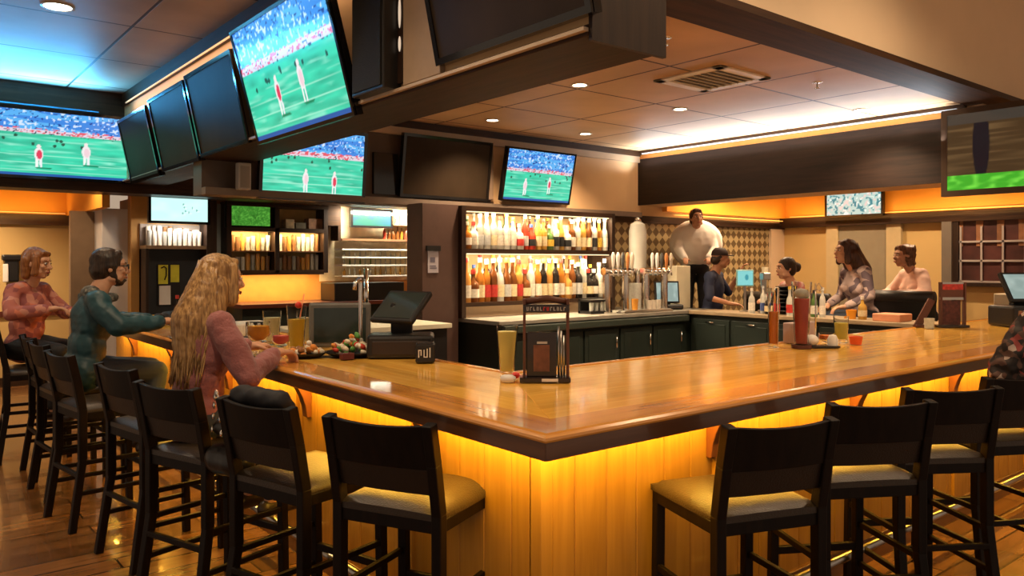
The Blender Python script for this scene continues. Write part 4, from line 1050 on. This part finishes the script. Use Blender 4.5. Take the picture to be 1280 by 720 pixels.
# blonde person: hand reaches right-forward onto the bar
P_, h_, T_ = person('person with long blonde hair in a mauve sweater seated with back to the viewer', (-.36, 2.17), R(-76), mauve, jeans, blonde, 'long', seat=.75, lean=9, yaw=-8, hairlen=.38, scale=1.02,
    arms={1: ((.29, .10, 1.04), (.17, .34, 1.12), (-.15, 1, -.02), (0, 0, -1), .55), -1: ((-.24, .16, 1.13), (-.12, .40, 1.13), (.35, 1, 0), (0, 0, -1), .5)}, vox=.0075, sleeve=1.14, fold=.03)
# man in teal jacket
P_, h_, T_ = person('dark-haired bearded person in glasses and a teal jacket leaning on the bar', (-.50, 4.05), R(-93), teal, jeans, darkh, 'beard', seat=.76, lean=10, yaw=-4, pitch=-2, female=False, scale=1.05, glasses_=True, skin=skin_l,
    arms={1: ((.30, .16, 1.13), (.26, .42, 1.15), (-.25, 1, .1), (0, 0, -1), .9), -1: ((-.25, .18, 1.14), (-.05, .42, 1.14), (.3, 1, 0), (0, 0, -1), .6)}, vox=.0085, sleeve=1.2, wide=1.16, fold=.03, topname='jacket')
g = MB()
g.tube([T_((.078*math.cos(a), .02+.080*math.sin(a), .455+.02*math.sin(a))) for a in [2*PI*k/18 for k in range(19)]], .028, 10)
g.cap(T_((-.05, -.035, .475)), T_((.05, -.035, .475)), .055, .055)
g.build('scarf_collar', spotted('checked_scarf', (.05, .05, .045), [(.22, .21, .17), (.10, .10, .09)], 60), P_, smooth=True)
# woman in pink at the far left
person('smiling person with rust bob hair in a pink floral top at the far left', (-.58, 5.95), R(-142), pinkf, mat('black_trousers', (.012, .012, .014), .7, var=.1), rust, 'bob', seat=.76, lean=6, yaw=14, pitch=4, scale=1.06,
    arms={1: ((.25, .12, 1.12), (.10, .33, 1.15), (-.6, 1, .1), (0, 0, -1), .6), -1: ((-.25, .14, 1.10), (-.08, .36, 1.12), (.5, 1, 0), (0, 0, -1), .5)}, vox=.0095, sleeve=1.1, topname='blouse')
# bartender with cap
navy = mat('navy_shirt', (.012, .018, .05), .7, var=.2, vscale=8)
person('bartender in a dark cap and navy shirt holding up one hand', (6.32, 4.14), R(-158), navy, MATS['black_trousers'], darkh, 'cap', skin=skin_m, scale=1.03, standing=True, lean=5, yaw=28, female=False,
    arms={-1: ((-.30, .12, 1.20), (-.30, .26, 1.42), (0, .3, 1), (0, 1, 0), .5), 1: ((.28, .05, 1.15), (.20, .28, 1.08), (-.3, 1, 0), (0, 0, -1), .5)}, vox=.013, short=True, topname='shirt', fold=.02, wide=1.12, ground=.0)
# person in the big white shirt on a step
t = MB().bx(6.35, 7.05, 4.42, 4.94, 0, .62).build('step_platform', dark_wood, bevel=.01); tag(t, 'dark step platform behind the counter under the white-shirted person', 'step')
person('person in a loose white shirt standing high behind the bar, seen over the bartender', (6.68, 4.66), R(130), mat('white_shirt', (.92, .86, .78), .8, var=.04), MATS['black_trousers'], brownh, 'short', skin=skin_m, standing=True, lean=24, pitch=-10, yaw=14, female=False, wide=1.0, dome=True,
    arms={1: ((.22, .26, 1.14), (.14, .40, 1.02), (0, 1, 0), (0, 0, -1), .5), -1: ((-.22, .26, 1.14), (-.14, .40, 1.02), (0, 1, 0), (0, 0, -1), .5)}, vox=.013, topname='shirt', fold=.015, sleeve=1.2, ground=.62)
peach = mat('peach_blouse', (.88, .58, .46), .75, var=.08)
person('small person in a pink top with a dark bun behind the drink tubes', (6.72, 3.24), R(70), spotted('pink_white', (.5, .28, .24), [(.62, .45, .40), (.45, .14, .12)], 20), jeans, darkh, 'bun', skin=skin_l, seat=.74, scale=1.04, lean=10, yaw=-8, vox=.014, topname='blouse', arms={1: ((.24, .12, .98), (.14, .3, 1.1), (-.2, 1, .4), (0, 0, -1), .6), -1: ((-.24, .12, .98), (-.10, .34, 1.05), (.3, 1, 0), (0, 0, -1), .5)})
person('person with very long dark brown hair and a pale floral top looking left', (6.74, 2.46), R(62), spotted('grey_floral', (.40, .30, .28), [(.58, .44, .40), (.14, .10, .12)], 16), jeans, brownh, 'brunette', skin=skin_l, seat=.84, scale=1.10, lean=14, yaw=-4, pitch=-8, vox=.013, topname='blouse', hairlen=.42)
person('person with curly brown hair in a peach blouse leaning over the booth', (7.84, 2.33), R(60), peach, jeans, curlh, 'curly', skin=skin_l, seat=.84, scale=1.08, lean=16, yaw=-5, pitch=-4, vox=.013, topname='blouse', sleeve=1.4, arms={1: ((.26, .22, 1.12), (.10, .40, 1.14), (-.4, 1, 0), (0, 0, -1), .5), -1: ((-.30, .20, 1.14), (-.16, .42, 1.15), (.3, 1, 0), (0, 0, -1), .5)})
for i, (x, y, z, l) in enumerate(((6.72, 3.24, .74, 'low'), (6.74, 2.46, .89, 'middle'), (7.84, 2.33, .875, 'rear'))):
    t = thing('booth_stool', f'{l} padded booth stool under a seated person beyond the service counter', 'stool', (x, y, 0))
    MB().lathe([(.001, 0), (.2, 0), (.2, .02), (.03, .04), (.03, z-.07), (.001, z-.07)], seg=18).build('pedestal', steel, t, smooth=True, auto=40)
    MB().lathe([(.001, z-.07), (.17, z-.07), (.19, z-.04), (.18, z), (.001, z+.005)], seg=20).build('seat', leather_dk, t, smooth=True, auto=60)
# booths
boothm = mat('booth_vinyl', (.018, .020, .018), .35, var=.2, vscale=4)
t = thing('booth_partition', 'low dark booth partition with padded top in front of the peach-clad person', 'booth', (7.12, 2.32, 0))
MB().bx(-.06, .06, -.42, .42, 0, 1.20).build('panel', boothm, t, bevel=.006); MB().tube([(0, -.42, 1.22), (0, .42, 1.22)], .075, 14).build('padded_top', mat('booth_top', (.05, .045, .04), .4, var=.1), t, smooth=True)
t = thing('booth_partition', 'dark green booth partition beside the person with the bun', 'booth', (7.25, 3.75, 0))
MB().bx(-.06, .06, -.6, .55, 0, 1.14).build('panel', boothm, t, bevel=.006); MB().tube([(0, -.6, 1.16), (0, .55, 1.16)], .07, 14).build('padded_top', MATS['booth_top'], t, smooth=True)
t = MB().bx(8.2, 8.45, 1.5, 1.72, 0, 1.25).build('cream_post', cream, bevel=.01); tag(t, 'short cream post beyond the right end of the booth', 'post')
t = thing('waiter_station', 'dark station with orange-backed recess below the window at right', 'cabinet', (8.6, 1.15, 0))
MB().bx(-.25, .25, -.75, .30, 0, 1.02).build('cabinet_body', boothm, t); MB().bx(-.25, .25, -.75, .30, 1.24, 1.28).build('top', dark_woodY, t)
MB().bx(.1, .2, -.75, .30, 1.02, 1.24).build('back_panel', orange_wall, t); MB().bx(-.25, .2, .27, .30, 1.02, 1.24).build('side_panel', dark_wood, t)  # recess back uses the plain orange wall colour

# ---------------------------------------------------------------- things on the bar
BT = 1.0825
yel = mat('yellow_drink', (.90, .76, .22), .25, trans=.05, var=.05); org = mat('orange_drink', (.90, .36, .03), .25, trans=.08, var=.06)
pnk = mat('pink_drink', (.80, .12, .12), .25, trans=.08, var=.06); pale = mat('pale_yellow_drink', (.80, .75, .45), .3, trans=.08, var=.05)
def cocktail(x, y, label, liq, r=.045, h=.10, stem=.06, garnish=None, z=BT):
    t = thing('cocktail_glass', label, 'glass', (x, y, z))
    MB().lathe([(.001, 0), (r*.8, 0), (r*.75, .006), (.006, .012), (.006, stem), (r*.6, stem+.012), (r, stem+h*.45), (r*.95, stem+h), (r*.95-.003, stem+h), (r-.004, stem+h*.45), (r*.55, stem+.02), (.001, stem+.016)], seg=22, caps=False).build('glass_bowl', glass, t, smooth=True, auto=60)
    MB().lathe([(.001, stem+.0185), (r*.53, stem+.021), (r-.006, stem+h*.45), (r*.95-.005, stem+h*.8), (.001, stem+h*.8)], seg=20).build('drink', liq, t, smooth=True, auto=60)
    if garnish: MB().ell((r*.6, 0, stem+h+.01), (.022, .022, .022)).ell((-r*.3, .01, stem+h+.005), (.015, .015, .012)).build('garnish', garnish, t, smooth=True)
    return t
def tall(x, y, r0, r1, h, liq, label, fill=.85, name='tall_glass', garnish=None, straw=None, z=BT):
    t = thing(name, label, 'glass', (x, y, z))
    MB().lathe([(.001, 0), (r0, 0), (r0, .015), (r1, h), (r1-.003, h), (r0-.003, .02), (.001, .018)], seg=22, caps=False).build('glass_wall', glass, t, smooth=True, auto=60)
    rf = r0+(r1-r0)*fill
    MB().lathe([(.001, .0205), (r0-.005, .0215), (rf-.0055, h*fill), (.001, h*fill)], seg=20).build('drink', liq, t, smooth=True, auto=60)
    if garnish: MB().ell((r1*.2, 0, h+.005), (.02, .02, .02)).build('garnish', garnish, t, smooth=True)
    if straw: MB().tube([(.0, 0, h*.3), (r1*.8, 0, h+.07)], .004, 8).build('straw', straw, t, smooth=True)
    return t
# around the blonde person
cocktail(.09, 2.50, 'orange cocktail on a stem beside the hand of the blonde person', org, .064, .12, .07)
cocktail(.25, 2.58, 'pink-red short cocktail between the orange and yellow drinks', pnk, .052, .085, .03)
tall(.38, 2.66, .042, .060, .26, mat('golden_drink', (.80, .52, .04), .25, trans=.08, var=.05), 'tall golden cocktail with a red cherry beside the food', .70, garnish=red, straw=mat('salmon_straw', (.75, .28, .16), .4))
tall(.40, 3.08, .042, .060, .21, pale, 'pale yellow drink behind the golden cocktail, nearer the wall', .8)
tall(.56, 2.94, .040, .055, .21, pale, 'pale yellow tall drink just left of the grey monitor', .8)
cocktail(.20, 2.86, 'small clear glass with pale drink behind the pink-red cocktail', pale, .035, .06, .02)
t = thing('condiment_holder', 'small black condiment holder behind the cocktails', 'holder', (.42, 3.35, BT), R(-39))
MB().bx(-.10, .10, -.05, .05, 0, .03).bx(-.10, .10, .03, .05, 0, .12).build('tray', black, t, bevel=.004)
for i in range(3): MB().lathe([(.001, .03), (.022, .03), (.022, .09), (.012, .11), (.001, .11)], (-.06+i*.06, -.005, 0), 12).build('shaker', [white, steel, white][i], t, smooth=True, auto=40)
t = MB().bx(.40, .62, 3.62, 3.84, BT, BT+.10).build('white_tray', white, bevel=.02); tag(t, 'white shallow tub standing behind the drinks on the left bar', 'tub')
# black chair-like bag behind the blonde hair: high dark bar chair across the bar
t = thing('coat', 'black coat bundled on the bar just behind the blonde hair', 'coat', (.32, 3.85, BT))
remesh(MB().cap((0, 0, .05), (0, .02, .24), .075, .055).cap((0, .05, .03), (.05, .1, .2), .06, .05), 'cloth', mat('black_cloth', (.012, .012, .016), .7, var=.2), t, .012, 3, .03, .05)
# food platters
foodc = [mat('food_%d' % i, c, .5, var=.3, vscale=60, bump=.4, bscale=90) for i, c in enumerate([(.75, .66, .48), (.10, .30, .06), (.75, .28, .05), (.60, .06, .03), (.30, .13, .04), (.80, .72, .60)])]
def platter(x, y, r, label, foodlabel, n, seed, pal, plate=black, h=.05):
    t = thing('platter', label, 'plate', (x, y, BT))
    MB().lathe([(.001, 0), (r*.7, 0), (r, .022), (r, .026), (r*.7, .006), (.001, .006)], seg=28, caps=False).build('dish', plate, t, smooth=True, auto=60)
    f = thing('food_portion', foodlabel, 'food', (x, y, BT+.007)); q = random.Random(seed)
    for k in range(n):
        a = q.uniform(0, 2*PI); rr_ = r*.75*math.sqrt(q.random()); c = pal[k % len(pal)]; z = .012+h*(1-rr_/r)*q.random()
        MB().ell((rr_*math.cos(a), rr_*math.sin(a), z), (q.uniform(.012, .028), q.uniform(.012, .024), q.uniform(.008, .018)), (q.random(), q.random(), q.random()), 10, 7).build(['morsel', 'herb', 'carrot', 'tomato', 'crust', 'cream'][c], foodc[c], f, smooth=True)
platter(.50, 2.19, .15, 'black platter of mixed salad beside the register', 'colourful salad with green, white and red pieces beside the register', 70, 2, [0, 1, 5, 2, 5, 0, 3, 1], h=.12)
platter(.28, 2.30, .11, 'black platter of browned snacks left of the salad', 'browned snack pieces with an orange tint next to the salad', 34, 5, [4, 2, 0, 5, 4, 2], h=.07)
t = MB().bx(.36, .43, 2.03, 2.07, BT, BT+.035).build('sauce_box', mat('maroon_box', (.12, .02, .02), .4, var=.1), bevel=.004); tag(t, 'small dark maroon box in front of the food platters', 'box')
# before the man
platter(.05, 3.62, .12, 'dark plate in front of the teal-jacketed person', 'pale sandwich and chips in front of the teal-jacketed person', 14, 8, [0, 5, 4])
platter(.20, 3.30, .13, 'pale plate between the teal-jacketed and blonde people', 'orange, green and pale food on the pale plate', 16, 9, [2, 1, 5, 3], plate=white)
tumbler(.22, 3.55, BT, .032, .07, mat('orange_cup', (.80, .16, .03), .35, var=.1), 'small orange-red cup on the bar beside the teal-jacketed person', 'cup')
tumbler(.30, 3.50, BT, .028, .08, mat('lime_cup', (.60, .62, .06), .35, var=.1), 'small lime cup beside the orange-red cup', 'cup')
t = thing('menu_stand', 'upright menu stand with orange and yellow pictures left of the poster', 'menu', (.26, 4.25, BT), R(-30))
MB().bx(-.075, .075, -.008, .008, 0, .24).bx(-.08, .08, -.04, .04, 0, .012).build('frame', black, t)
MB().bx(-.065, .065, -.012, -.008, .13, .225).build('picture', mat('menu_orange', (.75, .30, .05), .5, var=.7, vscale=40), t)
MB().bx(-.065, .065, -.012, -.008, .02, .12).build('picture', mat('menu_pink', (.62, .36, .28), .5, var=.3, vscale=40), t)
t = thing('plate_stack', 'pair of stacked pink-brown bowls beside the upright menu stand', 'bowl', (.14, 3.98, BT))
MB().lathe([(.001, 0), (.05, 0), (.08, .04), (.075, .04), (.045, .006), (.001, .006)], seg=20, caps=False).build('bowl', mat('pink_bowl', (.55, .28, .18), .4, var=.1), t, smooth=True, auto=60)
MB().lathe([(.001, .012), (.05, .012), (.08, .052), (.075, .052), (.045, .018), (.001, .018)], seg=20, caps=False).build('bowl', MATS['pink_bowl'], t, smooth=True, auto=60)
for i, (x, y, c, l) in enumerate(((.42, 4.55, (.05, .15, .45), 'blue'), (.36, 4.45, (.65, .06, .04), 'red'), (.50, 4.30, (.10, .25, .12), 'green'), (.30, 4.75, (.7, .5, .08), 'yellow'))):
    bottle(x, y, BT, i, 'dark' if i % 2 else 'green', 'yellow', 'red', f'{l}-tinted sauce bottle standing on the left bar past the menu stand, {ORD[i]} of the cluster', 'sauce bottles on the left bar', .8)
t = thing('clutch_bag', 'dark clutch and papers on the bar behind the teal-jacketed person', 'bag', (.35, 5.1, BT))
remesh(MB().cap((-.1, 0, .05), (.12, .05, .05), .05, .045).cap((0, .1, .06), (.05, -.1, .07), .05, .04), 'cloth', MATS['black_cloth'], t, .012, 3, .03, .05)

# register on the left bar, display leaning back
pos('black cash register with a slanted dark display at the bar corner', .70, 2.00, BT, R(-34), 1.0, kind='pos', name='cash_register', base=(.36, .24, .125), scr=(.30, .235), up=.27, tilt=-48, dim=True, turn=-38)
t = thing('card_reader', 'black card printer with white markings to the right of the cash register', 'card reader', (.80-.10, 1.73, BT), R(-34)); t.location = (.665, 1.70, BT)
# (compact printer next to the register)
MB().bx(-.05, .05, -.06, .06, 0, .10).build('body', black, t, bevel=.01)
g = MB()
for x0, x1, z0, z1 in ((-.035, -.030, .03, .07), (-.035, -.018, .065, .07), (-.023, -.018, .04, .07), (-.008, -.003, .03, .07), (.008, .013, .03, .075), (-.008, .013, .03, .035), (.022, .027, .03, .08)): g.bx(x0, x1, -.0625, -.06, z0, z1)
g.build('printed_mark', paper, t)
# grey-framed monitor and black box behind the food
t = thing('order_monitor', 'dark order monitor in a grey frame behind the salad platter', 'monitor', (.68, 2.62, BT), R(-28))
MB().bx(-.22, .15, 0, .03, .0, .27).build('frame', mat('grey_frame', (.14, .14, .13), .4, var=.1), t, bevel=.012)
MB().bx(-.19, .12, -.006, 0, .03, .24).build('screen', mat('teal_dark_screen', (.018, .03, .028), .15, coat=.3, var=.2), t)
t = thing('receipt_printer', 'black box with dark red lid standing above the grey-framed monitor', 'appliance', (1.45, 4.35, 1.07), R(-25))
MB().bx(-.17, .17, -.12, .12, 0, .14).build('body', black, t, bevel=.01); MB().bx(-.20, .20, -.14, .14, .14, .17).build('lid', mat('dark_red_lid', (.05, .014, .012), .35, var=.1), t, bevel=.005)
t = thing('chrome_post', 'thin chrome post with a crooked head beside the cash register', 'post', (.62, 2.32, BT))
MB().tube([(0, 0, 0), (0, 0, .40)], .012, 12).lathe([(.001, 0), (.03, 0), (.03, .012), (.001, .012)], seg=16).build('pole', chrome, t, smooth=True, auto=40)
MB().tube([(0, 0, .40), (-.01, -.01, .42), (-.05, -.03, .40), (-.055, -.033, .36)], .012, 10).build('head', chrome, t, smooth=True)

# menu holder near the corner
RZ = R(-39)
t = thing('menu_holder', 'dark table-top menu holder with a white-and-red heading near the bar corner', 'menu', (.715, .81, BT), RZ)
mh = mat('menu_black', (.02, .012, .010), .25, coat=.3, var=.15)
wd = mat('menu_brown', (.10, .035, .02), .35, var=.15)
MB().bx(-.115, .105, -.055, .05, 0, .022).build('base', mh, t, bevel=.004)
MB().bx(-.10, -.088, -.03, .01, .02, .36).bx(.088, .10, -.03, .01, .02, .36).build('upright', wd, t, bevel=.003)
MB().bx(-.10, .10, -.035, .012, .30, .335).build('header_board', mh, t, bevel=.003)
MB().tube([(-.10, -.01, .345), (0, -.01, .362), (.10, -.01, .345)], .014, 10).build('top_rail', wd, t, smooth=True)
MB().bx(-.085, .045, -.02, -.005, .022, .215).build('menu_board', mh, t, bevel=.003)
MB().bx(-.055, .015, -.0235, -.02, .045, .16).build('menu_card', mat('menu_card_brown', (.16, .06, .035), .4, var=.3, vscale=30), t)
g = MB(); g2 = MB()
for k in range(12):
    x = -.085+k*.0145
    tgt = g2 if k in (5, 6) else g
    tgt.bx(x, x+.003, -.0375, -.035, .309, .325).bx(x, x+.009, -.0375, -.035, .322 if k % 2 else .309, .325 if k % 2 else .312)
    if k % 3 == 0: tgt.bx(x+.006, x+.009, -.0375, -.035, .309, .325)
g.build('heading_letters', mat('heading_grey', (.45, .42, .40), .5), t); g2.build('heading_letters', red, t)['label'] = 'red heading letters'
MB().bx(-.04, .005, -.0245, -.0235, .165, .175).build('card_title', MATS['heading_grey'], t)
for i in range(3): MB().tube([(.055+i*.012, -.008, .022), (.055+i*.012, -.006, .24-i*.02)], .005, 8).build('utensil', steel, t, smooth=True)
MB().bx(-.02, .05, -.058, -.05, .006, .018).build('price_tag', paper, t)
tall(.69, 1.05, .032, .052, .23, yel, 'tall yellow drink half hidden behind the dark menu holder', .88, garnish=None)
MBm = MB().ell((0, 0, .015), (.022, .018, .015)).build('cherry', red, smooth=True); MBm.location = (.66, .95, BT); tag(MBm, 'red cherry garnish on the bar by the yellow drink', 'garnish')
t = MB().lathe([(.001, 0), (.03, 0), (.035, .02), (.02, .03), (.001, .032)], seg=16).build('napkin', paper, smooth=True); t.location = (.575, .90, BT); tag(t, 'crumpled white napkin beside the dark menu holder', 'napkin')

# right bar group
tall(2.72, .98, .030, .036, .36, mat('amber_beer', (.80, .25, .03), .2, trans=.3, var=.06), 'tall slim orange drink tube at the left of the right-hand group', .60, name='drink_tower')
t = thing('drink_tower', 'tall red-pink drink tower standing on a dark base on the right bar', 'glass', (2.80, .84, BT))
MB().lathe([(.001, .0), (.06, .0), (.06, .02), (.001, .02)], seg=22).build('base', mat('brown_base', (.10, .03, .02), .3, var=.1), t, smooth=True, auto=40)
MB().lathe([(.001, .02), (.040, .02), (.055, .30), (.06, .40), (.057, .40), (.052, .30), (.037, .025), (.001, .025)], seg=22, caps=False).build('glass_wall', glass, t, smooth=True, auto=60)
MB().lathe([(.001, .0255), (.034, .026), (.045, .30), (.001, .30)], seg=20).build('drink', mat('red_drink', (.45, .07, .04), .2, trans=.2, var=.15), t, smooth=True, auto=60)
MB().ell((0, 0, .33), (.045, .045, .03)).build('ice', frost, t, smooth=True)
t = thing('condiment_rack', 'slim chrome condiment rack with a tall stem on the right bar', 'rack', (2.93, .78, BT), RZ)
MB().bx(-.09, .09, -.05, .05, 0, .012).build('tray', black, t); MB().tube([(-.04, 0, .012), (-.04, 0, .39)], .005, 8).build('stem', chrome, t, smooth=True)
MB().tube([(-.04, 0, .36), (-.02, 0, .39), (0, 0, .36), (-.02, 0, .34), (-.04, 0, .36)], .004, 8).build('ring_handle', chrome, t, smooth=True)
MB().ell((-.07, -.02, .045), (.04, .035, .034)).build('sugar_jar', white, t, smooth=True)
MB().lathe([(.001, .012), (.03, .012), (.032, .05), (.02, .075), (.001, .08)], (.06, -.01, 0), 14).build('shaker', white, t, smooth=True, auto=40)
cocktail(3.02, .80, 'small wide orange-red cocktail beside the white shaker', mat('tangerine', (.90, .22, .02), .25, trans=.2, var=.05), .052, .06, .02)
tall(3.30, .86, .040, .048, .17, mat('lemon_drink', (.80, .72, .12), .25, trans=.08, var=.05), 'yellow drink in a straight tumbler on the right bar', .75)
tumbler(3.26, .74, BT, .042, .05, mat('scarlet_cup', (.80, .12, .03), .35, var=.1), 'small scarlet dish in front of the yellow tumbler', 'cup')
t = MB().bx(2.98, 3.24, 1.0, 1.08, BT, BT+.13).build('napkin_box', mat('pinkish_paper', (.50, .38, .36), .6, var=.1), bevel=.006); tag(t, 'pale pink-grey napkin box at the inner edge of the right bar', 'box')
# candle, second menu holder, register at far right
t = thing('candle_holder', 'small glowing cream candle cup alone on the right bar', 'candle', (4.86, .98, BT))
MB().lathe([(.001, 0), (.034, 0), (.038, .08), (.035, .08), (.031, .008), (.001, .008)], seg=20, caps=False).build('cup', frost, t, smooth=True, auto=60)
MB().lathe([(.001, .0085), (.030, .0085), (.033, .055), (.001, .055)], seg=18).build('wax', mat('wax', (.9, .8, .5), .5, emit=(1, .8, .4), es=.6), t, smooth=True, auto=60)
t = thing('menu_holder', 'dark wooden menu holder with red menu beside the candle at right', 'menu', (5.12, .92, BT), RZ)
MB().bx(-.14, .12, -.05, .05, 0, .02).build('base', mh, t, bevel=.004)
MB().bx(-.10, -.088, -.03, .01, .02, .36).bx(.088, .10, -.03, .01, .02, .36).build('upright', wd, t)
MB().bx(-.10, .10, -.02, .0, .22, .24).bx(-.1, .1, -.02, 0, .345, .36).build('rail', steel, t); MB().bx(-.085, .085, -.02, 0, .24, .30).build('menu_top', wd, t)
MB().bx(-.09, .08, -.02, -.0, .30, .345).build('menu_red', mat('menu_red', (.45, .04, .03), .4, var=.4, vscale=40), t)
MB().bx(-.08, .06, -.02, -.004, .022, .215).build('menu_board', mat('menu_maroon', (.07, .018, .015), .4, var=.5, vscale=40), t)
t = thing('book_rest', 'slanted dark leaflet rack left of the red menu holder', 'rack', (5.00, 1.04, BT), RZ)
MB().beam((-.10, 0, .0), (.02, 0, .22), .06, .02, up=(0, 1, 0)).bx(-.12, .0, -.03, .03, 0, .02).build('rack', wd, t, bevel=.004)
pos('brown and black register with pale screen at the right end of the bar', 5.72, .60, BT, R(-30), 1.12, name='cash_register', base=(.40, .26, .15), scr=(.34, .24), up=.28, tilt=-30, kind='pos', bm=mat('register_tan', (.24, .13, .07), .4, var=.1))

# service counter clutter
def place(o, x, y, z): o.location = (x, y, z); return o
t = thing('tablet', 'pale teal tablet screen on a stand beside the bartender', 'screen', (6.02, 3.46, 1.05), R(-39))
MB().bx(-.10, .10, .0, .02, .28, .47).build('housing', mat('teal_frame', (.25, .5, .48), .3), t, bevel=.02)
me = screenmesh('display', .17, .16, 'tablet', 2, 24, 24); o = bpy.data.objects.new('display', me); col.objects.link(o); o.parent = t; o.location = (0, -.002, .375)
MB().tube([(0, .01, 0), (0, .01, .29)], .015).lathe([(.001, 0), (.07, 0), (.07, .012), (.001, .012)], seg=16).build('stand', steel, t, smooth=True, auto=40)
t = thing('bowl_stack', 'tall stack of black bowls on the service counter', 'bowls', (5.97, 2.93, 1.05))
for k in range(7): MB().lathe([(.001, k*.042), (.06, k*.042), (.10, k*.042+.04), (.095, k*.042+.045), (.001, k*.042+.03)], seg=18).build('bowl', blackg, t, smooth=True, auto=50)
t = thing('drink_mixer', 'upright steel drink mixer with cup on the service counter', 'mixer', (5.95, 3.16, 1.05), R(-39))
MB().bx(-.06, .06, -.08, .08, 0, .03).bx(-.03, .03, .03, .07, .03, .40).bx(-.04, .04, -.07, .07, .36, .44).build('frame', steel, t, bevel=.01)
MB().lathe([(.001, .04), (.035, .04), (.045, .20), (.001, .20)], (0, -.03, 0), 16).build('cup', white, t, smooth=True, auto=50); MB().lathe([(.001, .44), (.035, .44), (.035, .50), (.001, .50)], seg=14).build('cap', cream, t, smooth=True, auto=50)
for i, (x, y, c, lc, cc) in enumerate(((5.82, 3.24, 'clear', 'white', 'white'), (5.85, 3.12, 'clear', 'blue', 'silver'), (5.80, 3.02, 'dark', 'cream', 'red'), (5.80, 2.92, 'honey', 'red', 'white'), (5.78, 2.76, 'clear', 'red', 'yellow'), (5.80, 2.50, 'green', 'white', 'black'), (5.82, 2.42, 'clear', 'white', 'white'), (5.84, 2.02, 'golden', 'cream', 'white'))):
    bottle(x, y, 1.05, i % 5, c, lc, cc, f'{c} bottle with {lc} label on the service counter, {ORD[i]} from the bartender', 'bottles on the service counter', .9)
tumbler(5.82, 2.12, 1.05, .05, .09, org, 'amber bowl-shaped glass on the service counter before the long-haired person', 'glass')
t = MB().bx(5.75, 6.0, 1.62, 1.88, 1.05, 1.12).build('paper_tray', mat('salmon_box', (.70, .30, .16), .5, var=.1), bevel=.008); tag(t, 'salmon-coloured low box on the service counter', 'box')

# handbag, coats
t = thing('handbag', 'black handbag with a chain strap hanging on the stool of the blonde person', 'bag', (-.36, 1.68, .80))
remesh(MB().cap((-.02, .05, -.06), (.02, -.07, -.06), .07, .07).cap((-.01, .04, .08), (.01, -.05, .08), .045, .045), 'bag_body', mat('black_leather', (.010, .009, .009), .35, var=.1), t, .01, 4, .01, .05)
pts = [(-.055, .06-.13*k/10, .04+.20*math.sin(PI*k/10)) for k in range(11)]
for k in range(10): MB().ell(((pts[k][0]+pts[k+1][0])/2, (pts[k][1]+pts[k+1][1])/2, (pts[k][2]+pts[k+1][2])/2), (.006, .012, .016), seg=8, rings=6).build('chain_link', chrome, t, smooth=True)
t = thing('jacket', 'black jacket draped over the second stool from the corner', 'jacket', (-.15, 1.42, 1.0), R(-74))
remesh(MB().cap((-.13, -.20, .045), (.12, -.20, .045), .048, .045).cap((-.13, -.17, .02), (-.14, -.15, -.12), .035, .035).cap((.13, -.17, .02), (.13, -.15, -.10), .035, .035), 'cloth', MATS['black_cloth'], t, .011, 4, .03, .06)
coatm = spotted('dark_floral', (.02, .014, .012), [(.10, .05, .035), (.03, .022, .018), (.46, .36, .30), (.26, .05, .04)], 34)
t = thing('floral_coat', 'dark floral-patterned coat draped over the stool at the right edge', 'coat', (2.95, -.26, 1.0))
remesh(MB().cap((.06, -.05, .33), (-.02, .03, .08), .045, .075).cap((.10, -.08, .32), (.10, -.06, -.02), .07, .09).cap((-.08, .06, .02), (.10, -.10, .0), .045, .06).cap((.12, -.10, .30), (.2, -.14, .0), .07, .09), 'cloth', coatm, t, .010, 3, .05, .07)

# wall phone and small things at far left
t = thing('wall_phone', 'black and white wall-mounted dispenser beside the person in pink', 'dispenser', (-.20, 10.12, 1.52))
MB().bx(-.08, .08, -.04, .05, -.17, .15).build('body', black, t, bevel=.02); MB().bx(-.10, -.04, -.06, -.03, -.17, .06).build('white_side', white, t, bevel=.01); MB().bx(-.11, .11, -.06, .05, .10, .18).build('top', black, t, bevel=.02)

# ---------------------------------------------------------------- world, camera
w = bpy.data.worlds.new('world'); bpy.context.scene.world = w; w.use_nodes = True
w.node_tree.nodes['Background'].inputs[0].default_value = (1, .74, .52, 1); w.node_tree.nodes['Background'].inputs[1].default_value = .34
cam = bpy.data.cameras.new('camera'); co = bpy.data.objects.new('camera', cam); col.objects.link(co)
co.location = (-1.56, -1.773, 1.6); co.rotation_euler = (R(90), 0, -math.atan2(.628, .778))
cam.sensor_width = 36; cam.lens = 986/1280*36; cam.shift_y = -32/1280; cam.clip_start = .05
sc = bpy.context.scene; sc.camera = co
sc.view_settings.view_transform = 'Standard'; sc.view_settings.look = 'None'; sc.view_settings.exposure = .45; sc.view_settings.gamma = 1; sc.view_settings.use_curve_mapping = False
